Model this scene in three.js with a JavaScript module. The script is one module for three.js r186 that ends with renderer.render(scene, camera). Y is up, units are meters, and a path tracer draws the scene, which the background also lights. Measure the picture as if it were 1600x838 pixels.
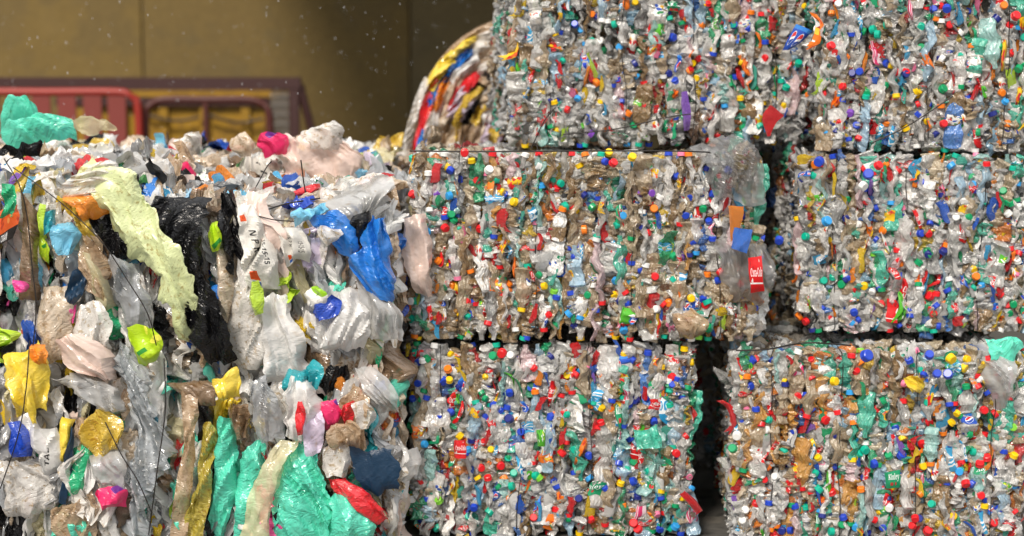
import * as THREE from 'three';
import { SimplexNoise } from 'three/addons/math/SimplexNoise.js';
import { mergeGeometries, toCreasedNormals, mergeVertices } from 'three/addons/utils/BufferGeometryUtils.js';

// ---------------------------------------------------------------- camera, sky, sun, exposure
const scene = new THREE.Scene();
const EYE = new THREE.Vector3(0, 1.94, 7), PITCH = THREE.MathUtils.degToRad(7.5), FPX = 3027;
const camera = new THREE.PerspectiveCamera(2 * Math.atan(419 / FPX) * 180 / Math.PI, 1600 / 838, 0.1, 200);
camera.position.copy(EYE);
camera.lookAt(EYE.x, EYE.y - Math.sin(PITCH), EYE.z - Math.cos(PITCH));
camera.focus = 6.95; camera.userData.fStop = 1.3;
scene.add(camera);

const renderer = new THREE.WebGLRenderer({ antialias: true });
renderer.toneMapping = THREE.LinearToneMapping;
renderer.toneMappingExposure = 2.4;
renderer.shadowMap.enabled = true;
renderer.shadowMap.type = THREE.PCFSoftShadowMap;

{ // even overcast sky, somewhat brighter overhead
  const w = 64, h = 32, d = new Float32Array(w * h * 4);
  for (let y = 0; y < h; y++) for (let x = 0; x < w; x++) {
    const el = Math.max(0, ((y + .5) / h - .5) * 2), b = 0.28 + 0.36 * el, i = (y * w + x) * 4;
    d[i] = b * 0.99; d[i + 1] = b; d[i + 2] = b * 1.02; d[i + 3] = 1;
  }
  const sky = new THREE.DataTexture(d, w, h, THREE.RGBAFormat, THREE.FloatType);
  sky.mapping = THREE.EquirectangularReflectionMapping; sky.magFilter = THREE.LinearFilter; sky.needsUpdate = true;
  scene.background = sky; scene.environment = sky;
}
const sun = new THREE.DirectionalLight(0xfff4e6, 1.5);
sun.position.set(-3.2, 9.5, 8.5); sun.target.position.set(0, 0.8, 0);
sun.castShadow = true; sun.shadow.radius = 24; sun.shadow.mapSize.set(2048, 2048);
Object.assign(sun.shadow.camera, { left: -8, right: 8, top: 8, bottom: -8, near: 1, far: 40 });
scene.add(sun, sun.target);

// ---------------------------------------------------------------- helpers
function rngOf(seed) { let a = seed >>> 0; return () => { a = (a + 0x6D2B79F5) | 0; let t = Math.imul(a ^ (a >>> 15), 1 | a); t = (t + Math.imul(t ^ (t >>> 7), 61 | t)) ^ t; return ((t ^ (t >>> 14)) >>> 0) / 4294967296; }; }
const V = (x, y, z) => new THREE.Vector3(x, y, z);
const lerp = (a, b, t) => a + (b - a) * t, clamp = (x, a = 0, b = 1) => Math.min(b, Math.max(a, x));
const sstep = (a, b, x) => { const t = clamp((x - a) / (b - a)); return t * t * (3 - 2 * t); };
const simplex = new SimplexNoise({ random: rngOf(77) });
const n3 = (x, y, z) => simplex.noise3d(x, y, z);
const tri = x => 4 * Math.abs(x - Math.floor(x + 0.5)) - 1;
// the point at height and side where a line of sight meets the upright plane z
function at(px, py, z) {
  const d = V((px - 800) / FPX, -Math.sin(PITCH) + (419 - py) / FPX * Math.cos(PITCH), -Math.cos(PITCH) - (419 - py) / FPX * Math.sin(PITCH));
  return EYE.clone().addScaledVector(d, (z - EYE.z) / d.z);
}
const taken = {};
function numbered(n) { taken[n] = (taken[n] ?? -1) + 1; return taken[n] ? `${n}_${String(taken[n]).padStart(3, '0')}` : n; }
function shadows(o) { o.castShadow = o.receiveShadow = true; return o; }
function thing(name, label, category, pos = V(0, 0, 0), turn = 0, group) {
  const g = new THREE.Group(); g.name = numbered(name); g.position.copy(pos); g.rotation.y = turn;
  g.userData = { label, category }; if (group) g.userData.group = group;
  scene.add(g); g.updateMatrixWorld(true); return g;
}
function part(name, geo, m, parent, label) {
  const o = shadows(new THREE.Mesh(geo, m)); o.name = name; if (label) o.userData.label = label;
  parent.add(o); return o;
}
function structure(name, geo, m) { const o = shadows(new THREE.Mesh(geo, m)); o.name = name; o.userData.kind = 'structure'; scene.add(o); return o; }
const box = (x0, y0, z0, x1, y1, z1) => new THREE.BoxGeometry(x1 - x0, y1 - y0, z1 - z0).translate((x0 + x1) / 2, (y0 + y1) / 2, (z0 + z1) / 2);
function tube(pts, r, seg = 40, rad = 8, tension = 0.5) { return new THREE.TubeGeometry(new THREE.CatmullRomCurve3(pts, false, 'catmullrom', tension), seg, r, rad, false); }
function pick(rng, table) { let s = 0; for (const t of table) s += t[1]; let r = rng() * s; for (const t of table) if ((r -= t[1]) <= 0) return t[0]; return table[0][0]; }
// creases: a sum of folded waves along random directions
function creaser(rng, n, f0, f1) {
  const w = [];
  for (let i = 0; i < n; i++) {
    const d = V(rng() - .5, rng() - .5, rng() - .5).normalize(), f = lerp(f0, f1, i / Math.max(1, n - 1)) * (0.75 + rng() * .5);
    w.push([d.x * f, d.y * f, d.z * f, rng() * 9, 1 / Math.pow(f / f0, 0.85)]);
  }
  let tot = 0; for (const k of w) tot += k[4];
  return (x, y, z) => { let s = 0; for (const k of w) s += k[4] * tri(x * k[0] + y * k[1] + z * k[2] + k[3] + .25 * Math.sin(7 * (x + y + z) + k[3])); return s / tot; };
}

// ---------------------------------------------------------------- textures
function bumpTexture(size, seed, f0, f1) {      // crinkled film relief, tileable through mirroring
  const c1 = creaser(rngOf(seed), 10, f0, f1), d = new Uint8Array(size * size * 4);
  for (let y = 0; y < size; y++) for (let x = 0; x < size; x++) {
    const u = x / size, v = y / size, w = n3(u * 3, v * 3, seed) * .12;
    let k = .5 + .33 * c1(u + w, v - w, .3) + .22 * n3(u * 7, v * 7, seed + 4) * Math.abs(n3(u * 19, v * 19, seed));
    k = clamp(k) * 255; const i = (y * size + x) * 4; d[i] = d[i + 1] = d[i + 2] = k; d[i + 3] = 255;
  }
  const t = new THREE.DataTexture(d, size, size); t.wrapS = t.wrapT = THREE.MirroredRepeatWrapping; t.magFilter = THREE.LinearFilter; t.needsUpdate = true; return t;
}
const filmBump = bumpTexture(384, 5, 5, 34); filmBump.repeat.set(4, 4);
const petBump = bumpTexture(256, 9, 3, 15); petBump.repeat.set(10, 5);
const wallBump = bumpTexture(256, 15, 3, 30);
function noiseColour(size, seed, base, spots) { // mottled stain map; spots: [linear colour, noise scale, threshold, strength]
  const d = new Uint8Array(size * size * 4), s = c => 255 * Math.pow(clamp(c), 1 / 2.2);
  for (let y = 0; y < size; y++) for (let x = 0; x < size; x++) {
    const u = x / size, v = y / size; let c = base.slice();
    const g = 1 + .10 * n3(u * 60, v * 60, seed) + .07 * n3(u * 130, v * 130, seed + 3);
    for (const [col, sc, th, st, asp = 1] of spots) {
      const m = n3(u * sc, v * sc * asp, seed + sc) + .5 * n3(u * sc * 2.3, v * sc * 2.3 * asp, seed + 8) + .3 * n3(u * sc * 6, v * sc * 6, seed + 2);
      const k = clamp((m - th) * 3) * st; c = c.map((a, i) => lerp(a, col[i], k));
    }
    const i = (y * size + x) * 4; for (let k = 0; k < 3; k++) d[i + k] = s(c[k] * g); d[i + 3] = 255;
  }
  const t = new THREE.DataTexture(d, size, size); t.colorSpace = THREE.SRGBColorSpace; t.wrapS = t.wrapT = THREE.MirroredRepeatWrapping; t.magFilter = THREE.LinearFilter; t.needsUpdate = true; return t;
}
function canvasTexture(w, h, draw, rep) {
  const c = document.createElement('canvas'); c.width = w; c.height = h; const g = c.getContext('2d'); draw(g, w, h);
  const t = new THREE.CanvasTexture(c); t.colorSpace = THREE.SRGBColorSpace; t.wrapS = t.wrapT = THREE.RepeatWrapping; if (rep) t.repeat.set(rep, rep); return t;
}
function blobs(g, w, h, seed, cols, n, s0, s1) { const r = rngOf(seed); for (let i = 0; i < n; i++) { g.fillStyle = cols[Math.floor(r() * cols.length)]; g.save(); g.translate(r() * w, r() * h); g.rotate((r() - .5) * 2); const a = lerp(s0, s1, r()), b = lerp(s0, s1, r()); if (r() < .5) g.fillRect(-a / 2, -b / 4, a, b / 2); else { g.beginPath(); g.ellipse(0, 0, a / 2, b / 3, 0, 0, 7); g.fill(); } g.restore(); } }
function roundel(g, x, y, r) {
  g.fillStyle = '#fff'; g.beginPath(); g.arc(x, y, r, 0, 7); g.fill();
  g.save(); g.beginPath(); g.arc(x, y, r * .88, 0, 7); g.clip();
  g.fillStyle = '#e0202c'; g.beginPath(); g.moveTo(x - r, y - r); g.lineTo(x + r, y - r); g.lineTo(x + r, y - r * .35); g.quadraticCurveTo(x, y - r * .1, x - r, y + r * .1); g.fill();
  g.fillStyle = '#1348b0'; g.beginPath(); g.moveTo(x - r, y + r); g.lineTo(x + r, y + r); g.lineTo(x + r, y + r * .1); g.quadraticCurveTo(x, y + r * .2, x - r, y + r * .5); g.fill(); g.restore();
}
const prints = {
  redScript: canvasTexture(256, 128, (g, w, h) => { g.fillStyle = '#dd1118'; g.fillRect(0, 0, w, h); g.fillStyle = '#fff'; g.font = 'italic bold 44px serif'; g.fillText('Coca-Cola', 26, 70); g.fillRect(0, 92, w, 6); blobs(g, w, h, 2, ['#a80d14', '#f4e8e4', '#c01018'], 7, 8, 30); }),
  blueRoundel: canvasTexture(256, 128, (g, w, h) => { g.fillStyle = '#1552c4'; g.fillRect(0, 0, w, h); g.fillStyle = '#2f86e0'; g.fillRect(0, 0, w, 22); roundel(g, 66, 70, 38); roundel(g, 190, 70, 38); }),
  greenFruit: canvasTexture(256, 128, (g, w, h) => { g.fillStyle = '#0f9a68'; g.fillRect(0, 0, w, h); g.fillStyle = '#fff'; g.font = 'italic bold 60px serif'; g.fillText('Kinley', 36, 66); g.fillStyle = '#d8202a'; for (const x of [80, 110, 170]) { g.beginPath(); g.arc(x, 98, 14, 0, 7); g.fill(); } }),
  whiteMixed: canvasTexture(256, 128, (g, w, h) => { g.fillStyle = '#f2f0ea'; g.fillRect(0, 0, w, h); blobs(g, w, h, 3, ['#d6202a', '#1b4fb4', '#f1b51c', '#2a8a4a'], 14, 18, 60); }),
  yellowMixed: canvasTexture(256, 128, (g, w, h) => { g.fillStyle = '#f4c414'; g.fillRect(0, 0, w, h); blobs(g, w, h, 5, ['#e8641a', '#d6202a', '#fff4c0'], 10, 20, 70); }),
  coolBlue: canvasTexture(256, 128, (g, w, h) => { g.fillStyle = '#e9eef2'; g.fillRect(0, 0, w, h); g.fillStyle = '#1c8fc4'; g.fillRect(0, 0, w, 26); g.fillRect(0, 100, w, 28); g.font = 'bold 62px sans-serif'; g.fillText('COOL', 40, 86); }),
  skyWave: canvasTexture(256, 128, (g, w, h) => { g.fillStyle = '#48aee0'; g.fillRect(0, 0, w, h); g.strokeStyle = '#ffffff'; g.lineWidth = 9; for (let k = 0; k < 3; k++) { g.beginPath(); for (let x = 0; x <= w; x += 8) g.lineTo(x, 40 + k * 26 + 9 * Math.sin(x / 20 + k)); g.stroke(); } blobs(g, w, h, 8, ['#1a4fae', '#f3d23a'], 4, 20, 44); }),
  pinkStripe: canvasTexture(256, 128, (g, w, h) => { g.fillStyle = '#e83b78'; g.fillRect(0, 0, w, h); g.fillStyle = '#fbe3ea'; for (let k = 0; k < 6; k++) g.fillRect(k * 44, 0, 18, h); }),
  orangeMixed: canvasTexture(256, 128, (g, w, h) => { g.fillStyle = '#f0791a'; g.fillRect(0, 0, w, h); blobs(g, w, h, 11, ['#ffd23c', '#fff', '#c3301a', '#2d8a3c'], 9, 20, 56); }),
  limeLeaf: canvasTexture(256, 128, (g, w, h) => { g.fillStyle = '#55b82c'; g.fillRect(0, 0, w, h); blobs(g, w, h, 17, ['#e8f23c', '#fff', '#1d6a2a'], 10, 16, 56); }),
};
// prints for the film bags
const fertiliser = canvasTexture(192, 512, (g, w, h) => {
  g.fillStyle = '#efece4'; g.fillRect(0, 0, w, h); g.fillStyle = '#15161a'; g.save(); g.translate(60, 170); g.rotate(Math.PI / 2); g.font = 'bold 56px sans-serif'; g.fillText('N P K', 0, 0); g.restore();
  g.save(); g.translate(128, 230); g.rotate(Math.PI / 2); g.font = 'bold 38px sans-serif'; g.fillText('15-15-15', 0, 0); g.restore();
  g.fillStyle = '#ee5a1c'; g.fillRect(20, 70, 46, 44); g.fillRect(30, 420, 50, 46); g.fillStyle = '#1d62c0'; g.fillRect(34, 472, 42, 24);
});
const talBag = canvasTexture(256, 256, (g, w, h) => { g.fillStyle = '#efeeea'; g.fillRect(0, 0, w, h); g.fillStyle = '#141414'; g.save(); g.translate(120, 200); g.rotate(-1.45); g.font = 'bold 64px sans-serif'; g.fillText('TAL', 0, 0); g.restore(); g.fillStyle = '#f0601c'; g.beginPath(); g.ellipse(70, 60, 34, 16, .5, 0, 7); g.fill(); });
const cranBag = canvasTexture(256, 128, (g, w, h) => { g.fillStyle = '#e8601c'; g.fillRect(0, 0, w, h); g.fillStyle = '#1b1410'; g.fillRect(0, 92, w, 36); g.fillStyle = '#fff'; g.font = 'bold 34px sans-serif'; g.fillText('CRAN', 70, 122); blobs(g, w, 80, 4, ['#c33a10', '#f49a4c'], 8, 14, 46); });
const bagPrints = [
  canvasTexture(256, 256, (g, w, h) => { g.fillStyle = '#f1efe9'; g.fillRect(0, 0, w, h); blobs(g, w, h, 21, ['#d52534', '#2a8e4c', '#1b4fb4'], 16, 12, 60); }),
  canvasTexture(256, 256, (g, w, h) => { g.fillStyle = '#f3f1ec'; g.fillRect(0, 0, w, h); blobs(g, w, h, 23, ['#e86a1e', '#9ed32c', '#f2cf2a'], 16, 12, 70); }),
  canvasTexture(256, 256, (g, w, h) => { g.fillStyle = '#e9e6df'; g.fillRect(0, 0, w, h); g.fillStyle = '#1a1a1c'; const r = rngOf(6); for (let k = 0; k < 9; k++) g.fillRect(30 + r() * 120, 20 + k * 25, 20 + r() * 70, 6); g.fillStyle = '#3a7d3e'; g.fillRect(0, 0, 22, h); }),
  canvasTexture(256, 256, (g, w, h) => { g.fillStyle = '#f2f2f0'; g.fillRect(0, 0, w, h); g.fillStyle = '#28a05c'; for (let y = 0; y < 7; y++) for (let x = 0; x < 7; x++) { g.beginPath(); g.arc(20 + x * 37, 20 + y * 37, 7, 0, 7); g.fill(); } }),
  canvasTexture(256, 256, (g, w, h) => { g.fillStyle = '#b7d828'; g.fillRect(0, 0, w, h); blobs(g, w, h, 29, ['#2c8a34', '#f3ef5a', '#fff', '#1b5ea8'], 14, 16, 70); }),
  canvasTexture(256, 256, (g, w, h) => { g.fillStyle = '#e2306a'; g.fillRect(0, 0, w, h); blobs(g, w, h, 31, ['#fbe6ee', '#c0134a', '#fff', '#6b2a8a'], 16, 16, 70); }),
];
[fertiliser, talBag, cranBag, ...bagPrints].forEach(t => t.repeat.set(4, 4));
fertiliser.repeat.set(1, 1); cranBag.repeat.set(1, 1); talBag.repeat.set(1, 1);

// ---------------------------------------------------------------- materials
const lin = (r, g, b) => new THREE.Color().setRGB(r, g, b);
function pet(r, g, b, transmission = .5, roughness = .1) { return new THREE.MeshPhysicalMaterial({ color: lin(r, g, b), roughness, transmission, thickness: 0, ior: 2.1, side: THREE.DoubleSide, vertexColors: true, bumpMap: petBump, bumpScale: .014 }); }
function film(r, g, b, transmission = .2, roughness = .22, bump = .01) { return new THREE.MeshPhysicalMaterial({ color: lin(r, g, b), roughness, transmission, thickness: 0, ior: 1.8, side: THREE.DoubleSide, vertexColors: true, bumpMap: filmBump, bumpScale: bump }); }
const PET = {
  clear: pet(.72, .71, .68), pale: pet(.84, .82, .79, .42, .1), grey: pet(.42, .415, .4, .5), tan: pet(.6, .47, .3, .48), brown: pet(.42, .27, .12, .45), cola: pet(.2, .1, .045, .3), white: pet(.86, .85, .82, .1, .2),
  green: pet(.03, .46, .2, .38), teal: pet(.08, .62, .44, .4), aqua: pet(.5, .82, .78, .45), blue: pet(.1, .3, .78, .35), sky: pet(.52, .74, .9, .45), pink: pet(.86, .66, .68, .42), amber: pet(.78, .4, .08, .38),
};
const cm = (r, g, b) => new THREE.MeshPhysicalMaterial({ color: lin(r, g, b), roughness: .33, clearcoat: .15, clearcoatRoughness: .2 });
const CAP = { blue: cm(.012, .055, .5), navy: cm(.01, .02, .2), sky: cm(.03, .32, .72), red: cm(.72, .012, .018), green: cm(.0, .3, .11), teal: cm(.0, .42, .28), lime: cm(.2, .55, .04), yellow: cm(.86, .55, .0), orange: cm(.86, .2, .008), white: cm(.8, .8, .78), black: cm(.02, .02, .02), purple: cm(.2, .06, .45), pink: cm(.8, .2, .35) };
const capMix = [['blue', 20], ['navy', 6], ['sky', 6], ['red', 22], ['green', 12], ['teal', 10], ['lime', 2], ['yellow', 11], ['orange', 8], ['white', 10], ['black', 1], ['purple', 1], ['pink', 2]];
const LAB = Object.fromEntries(Object.entries(prints).map(([k, t]) => [k, new THREE.MeshPhysicalMaterial({ map: t, roughness: .3, transmission: .06, thickness: 0, side: THREE.DoubleSide, bumpMap: petBump, bumpScale: .002 })]));
const labMix = [['redScript', 17], ['blueRoundel', 10], ['greenFruit', 8], ['whiteMixed', 14], ['yellowMixed', 9], ['coolBlue', 5], ['skyWave', 9], ['pinkStripe', 5], ['orangeMixed', 9], ['limeLeaf', 5]];
const SCR = { red: film(.75, .02, .025, .05), blue: film(.02, .12, .6, .08), sky: film(.06, .42, .75, .1), yellow: film(.88, .6, .02, .08), orange: film(.9, .27, .02, .06), green: film(.02, .4, .16, .12), teal: film(.1, .6, .46, .2), white: film(.88, .87, .84, .1), clear: film(.85, .85, .84, .45), purple: film(.28, .12, .6, .06), pink: film(.85, .2, .38, .08), lime: film(.5, .75, .05, .1) };
const scrMix = [['red', 22], ['blue', 9], ['sky', 9], ['yellow', 11], ['orange', 9], ['green', 8], ['teal', 8], ['white', 24], ['clear', 34], ['purple', 2], ['pink', 5], ['lime', 4]];
const stainMap = noiseColour(256, 31, [.96, .96, .96], [[[.55, .4, .2], 9, .55, .75], [[.3, .22, .12], 23, .8, .8]]); stainMap.repeat.set(3, 3);
const dirty = m => { m.map = stainMap; return m; };
const FILM = {
  white: film(.85, .84, .82, .26), milk: dirty(film(.86, .83, .78, .32)), clear: film(.66, .66, .65, .5, .14), haze: film(.5, .52, .54, .5, .16), grey: film(.36, .36, .36, .45, .2), beige: dirty(film(.76, .63, .48, .3)), tan: dirty(film(.58, .42, .27, .3)), brown: dirty(film(.3, .2, .12, .25)),
  mint: film(.12, .77, .56, .2, .26), green: film(.01, .42, .18, .15), lime: film(.5, .72, .05, .12), pistachio: dirty(film(.78, .86, .46, .12, .36)), yellow: film(.88, .66, .06, .15), ochre: dirty(film(.66, .46, .06, .12)), orange: film(.92, .3, .03, .1), red: film(.74, .02, .03, .08), pink: film(.85, .08, .35, .1), lilac: film(.72, .62, .78, .2),
  blue: film(.02, .2, .66, .12), royal: film(.015, .07, .5, .1), sky: film(.2, .6, .85, .25), teal: film(.02, .36, .42, .12), navy: Object.assign(film(.01, .035, .075, .03, .36), { ior: 1.42 }), black: Object.assign(film(.005, .005, .006, .01, .24, .008), { ior: 1.42 }), pinkish: film(.86, .68, .6, .28), straw: film(.8, .74, .48, .48), olive: dirty(film(.42, .34, .05, .1)),
};
for (const [k, b] of Object.entries({ white: .005, milk: .007, clear: .004, haze: .004, pinkish: .004, pistachio: .005, blue: .006, yellow: .006, lilac: .005, straw: .005, navy: .004, mint: .012, black: .012 })) FILM[k].bumpScale = b;
const printMats = bagPrints.map(t => new THREE.MeshPhysicalMaterial({ map: t, roughness: .3, transmission: .1, thickness: 0, side: THREE.DoubleSide, bumpMap: filmBump, bumpScale: .005 }));
const printMat = t => new THREE.MeshPhysicalMaterial({ map: t, roughness: .3, transmission: .08, thickness: 0, side: THREE.DoubleSide, bumpMap: filmBump, bumpScale: .005 });
const filmMix = [['white', 18], ['milk', 18], ['clear', 22], ['haze', 16], ['grey', 6], ['beige', 18], ['tan', 12], ['brown', 7], ['mint', 1.5], ['green', 1.5], ['lime', 1], ['yellow', 2], ['ochre', 2], ['orange', 1.2], ['red', 1], ['pink', .7], ['lilac', 1.5], ['blue', 1], ['royal', .8], ['sky', 1.2], ['teal', .6], ['black', 6], ['pinkish', 5], ['straw', 3], ['print', 7]];
const coreMat = new THREE.MeshStandardMaterial({ color: lin(.36, .33, .29), roughness: .5, side: THREE.DoubleSide, bumpMap: filmBump, bumpScale: .02 });
const stuffPet = pet(.95, .95, .95, .35, .12), stuffFilm = film(1, 1, 1, .12, .3);
const wireMat = new THREE.MeshStandardMaterial({ color: lin(.035, .03, .028), roughness: .45, metalness: .6 });

// ---------------------------------------------------------------- crushed bottles
function paintDirt(g, seed, amount) {
  const p = g.attributes.position, c = new Float32Array(p.count * 3);
  for (let i = 0; i < p.count; i++) {
    const x = p.getX(i) * 26 + seed, y = p.getY(i) * 22, z = p.getZ(i) * 26;
    const k = clamp((n3(x, y, z) + .5 * n3(x * 2.7, y * 2.7, z * 2.7) - (1 - amount)) * 2.2) * .75, v = 1 + .06 * n3(x * 4, y * 4, z * 4);
    c[i * 3] = lerp(1, .62, k) * v; c[i * 3 + 1] = lerp(1, .45, k) * v; c[i * 3 + 2] = lerp(1, .26, k) * v;
  }
  g.setAttribute('color', new THREE.BufferAttribute(c, 3)); return g;
}
function grid(nu, nv, f, uvf) {
  const p = [], uv = [], ix = [];
  for (let j = 0; j <= nv; j++) for (let i = 0; i <= nu; i++) { const q = f(i / nu, j / nv); p.push(q.x, q.y, q.z); const t = uvf(i / nu, j / nv, q); uv.push(t[0], t[1]); }
  for (let j = 0; j < nv; j++) for (let i = 0; i < nu; i++) { const a = j * (nu + 1) + i, b = a + 1, c = a + nu + 1, d = c + 1; ix.push(a, b, d, a, d, c); }
  const g = new THREE.BufferGeometry(); g.setAttribute('position', new THREE.Float32BufferAttribute(p, 3)); g.setAttribute('uv', new THREE.Float32BufferAttribute(uv, 2)); g.setIndex(ix); return g;
}
function crushed(seed, o) {
  const rng = rngOf(seed), { L, R } = o, flat = lerp(.2, .42, rng()) * (o.flat ?? 1), wide = 1.12 + rng() * .22, ax = o.axial ?? 1;
  const b1 = (rng() - .5) * 2.2 * (o.bend ?? 1), b2 = (rng() - .5) * 1.2, tw = (rng() - .5) * 1.6, cr = creaser(rng, 9, 11, 50), cr2 = creaser(rng, 9, 11, 50), ph = rng() * 9, ribs = o.ribs || rng() < .55 ? 9 + rng() * 8 : 0;
  const prof = [[0, .02], [0, .55], [.012, .86], [.05, 1], [.3, 1], [.34, .94], [.38, 1], [.62, 1], [.68, .98], [.8, .72], [.88, .42], [.905, .0128 / R], [1, .0122 / R]];
  const rad = t => { for (let i = 1; i < prof.length; i++) if (t <= prof[i][0]) { const [t0, r0] = prof[i - 1], [t1, r1] = prof[i]; return t1 > t0 ? lerp(r0, r1, (t - t0) / (t1 - t0)) * R : r1 * R; } return R * .2; };
  const pos = (th, t, r) => {
    const b = sstep(.93, .74, t), y0 = t * L; let rr = r * (1 + b * (1 - ax) * .5 * tri(t * 5 + ph * .3));
    if (ribs && t < .64 && t > .06) rr *= 1 + (o.ribs ? .07 : .035) * Math.sin(t * L * ribs * 38);
    let x = rr * Math.cos(th), z = rr * Math.sin(th);
    const e = .5 + .5 * n3(ph, t * 3.1, 4), f = lerp(1, flat * lerp(.65, 1.35, e), b);
    x *= lerp(1, wide * lerp(.8, 1.12, e), b); z *= f;
    const k = b * (o.crum ?? .016), qx = x + ph, qy = y0, qz = z * 2.2;
    x += k * cr(qx, qy, qz); z += k * 1.25 * cr2(qx, qy, qz + 3); let y = y0 * ax + k * .6 * cr(qy, qz, qx);
    const a = tw * (t - .5) * b, ca = Math.cos(a), sa = Math.sin(a);[x, z] = [x * ca - z * sa, x * sa + z * ca];
    const yc = y - L * ax / 2; z += b1 * yc * yc + .012 * b * tri(t * 2.3 + ph); x += b2 * yc * yc;
    return V(x, yc, z);
  };
  const NR = o.nr ?? 18, ts = [0, 0, .012, .05, .09, .13, .18, .23, .28, .32, .36, .4, .44, .48, .52, .57, .62, .67, .72, .77, .82, .86, .895, .925, 1], N = ts.length - 1;
  let first = true;
  let g = grid(NR, N, (u, v) => { const i = Math.round(v * N); return pos(u * 2 * Math.PI, ts[i], i === 0 ? .02 * R : i === 1 ? .55 * R : rad(ts[i])); }, (u, v) => [u * R * 6.28, ts[Math.round(v * N)] * L]);
  g = toCreasedNormals(g, .62); paintDirt(g, seed * 3.7, o.dirt ?? .35);
  const top = pos(0, 1, 0), below = pos(0, .92, 0);
  const l0 = .16 + rng() * .12, l1 = l0 + lerp(.1, .24, rng());
  const u0 = rng(), ul = lerp(.3, .9, rng());
  let lab = grid(NR, 6, (u, v) => { const t = lerp(l0, l1, v) + .03 * n3(u * 3, v * 2, ph), th = (u0 + u * ul) * 2 * Math.PI, p = pos(th, t, rad(t)), q = pos(th, t, rad(t) * 1.08); return p.addScaledVector(q.sub(p).normalize(), .0018); }, (u, v) => [-u * 2 * ul, v]);
  lab.computeVertexNormals();
  return { g, lab, top, dir: top.clone().sub(below).normalize(), L: L * ax, R };
}
const bottleKinds = [];
for (let i = 0; i < 9; i++) bottleKinds.push(crushed(100 + i, { L: .2 + .03 * (i % 3), R: .032 + .002 * (i % 2), dirt: .15 + .09 * (i % 4) }));
for (let i = 0; i < 5; i++) bottleKinds.push(crushed(200 + i, { L: .29, R: .042, dirt: .2 + .1 * (i % 3), crum: .022, flat: .85 }));
for (let i = 0; i < 6; i++) bottleKinds.push(crushed(300 + i, { L: .21, R: .034, axial: .5 + .06 * i, dirt: .2 + .08 * (i % 3), crum: .019, flat: 1.35, bend: .6 }));
const wholeKinds = []; for (let i = 0; i < 7; i++) wholeKinds.push(crushed(600 + i, { L: .21 + .03 * (i % 3), R: .034 + .004 * (i % 3), dirt: .08 + .1 * (i % 3), crum: .008, flat: 1.25, bend: .5, ribs: i % 2 === 0 }));
const plainBottle = crushed(411, { L: .21, R: .034, axial: .8, dirt: .3, nr: 10, crum: .016 });
const capGeo = (() => { // ribbed screw cap, open below
  const n = 30, pr = [[.0001, .0175], [.0125, .0175], [.0152, .0155], [.0158, .004], [.0162, .0035], [.0162, 0], [.0135, 0]];
  const g = grid(n, pr.length - 1, (u, v) => { const i = Math.round(v * (pr.length - 1)), k = Math.round(u * n) % 2 && i >= 2 && i <= 3 ? .955 : 1, a = u * 2 * Math.PI; return V(pr[i][0] * k * Math.sin(a), pr[i][1], pr[i][0] * k * Math.cos(a)); }, (u, v) => [u, v]);
  return toCreasedNormals(g, .5);
})();

// ---------------------------------------------------------------- crumpled film
function resample(pts) { const c = new THREE.CatmullRomCurve3(pts, false, 'centripetal'); return t => c.getPoint(clamp(t)); }
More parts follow.
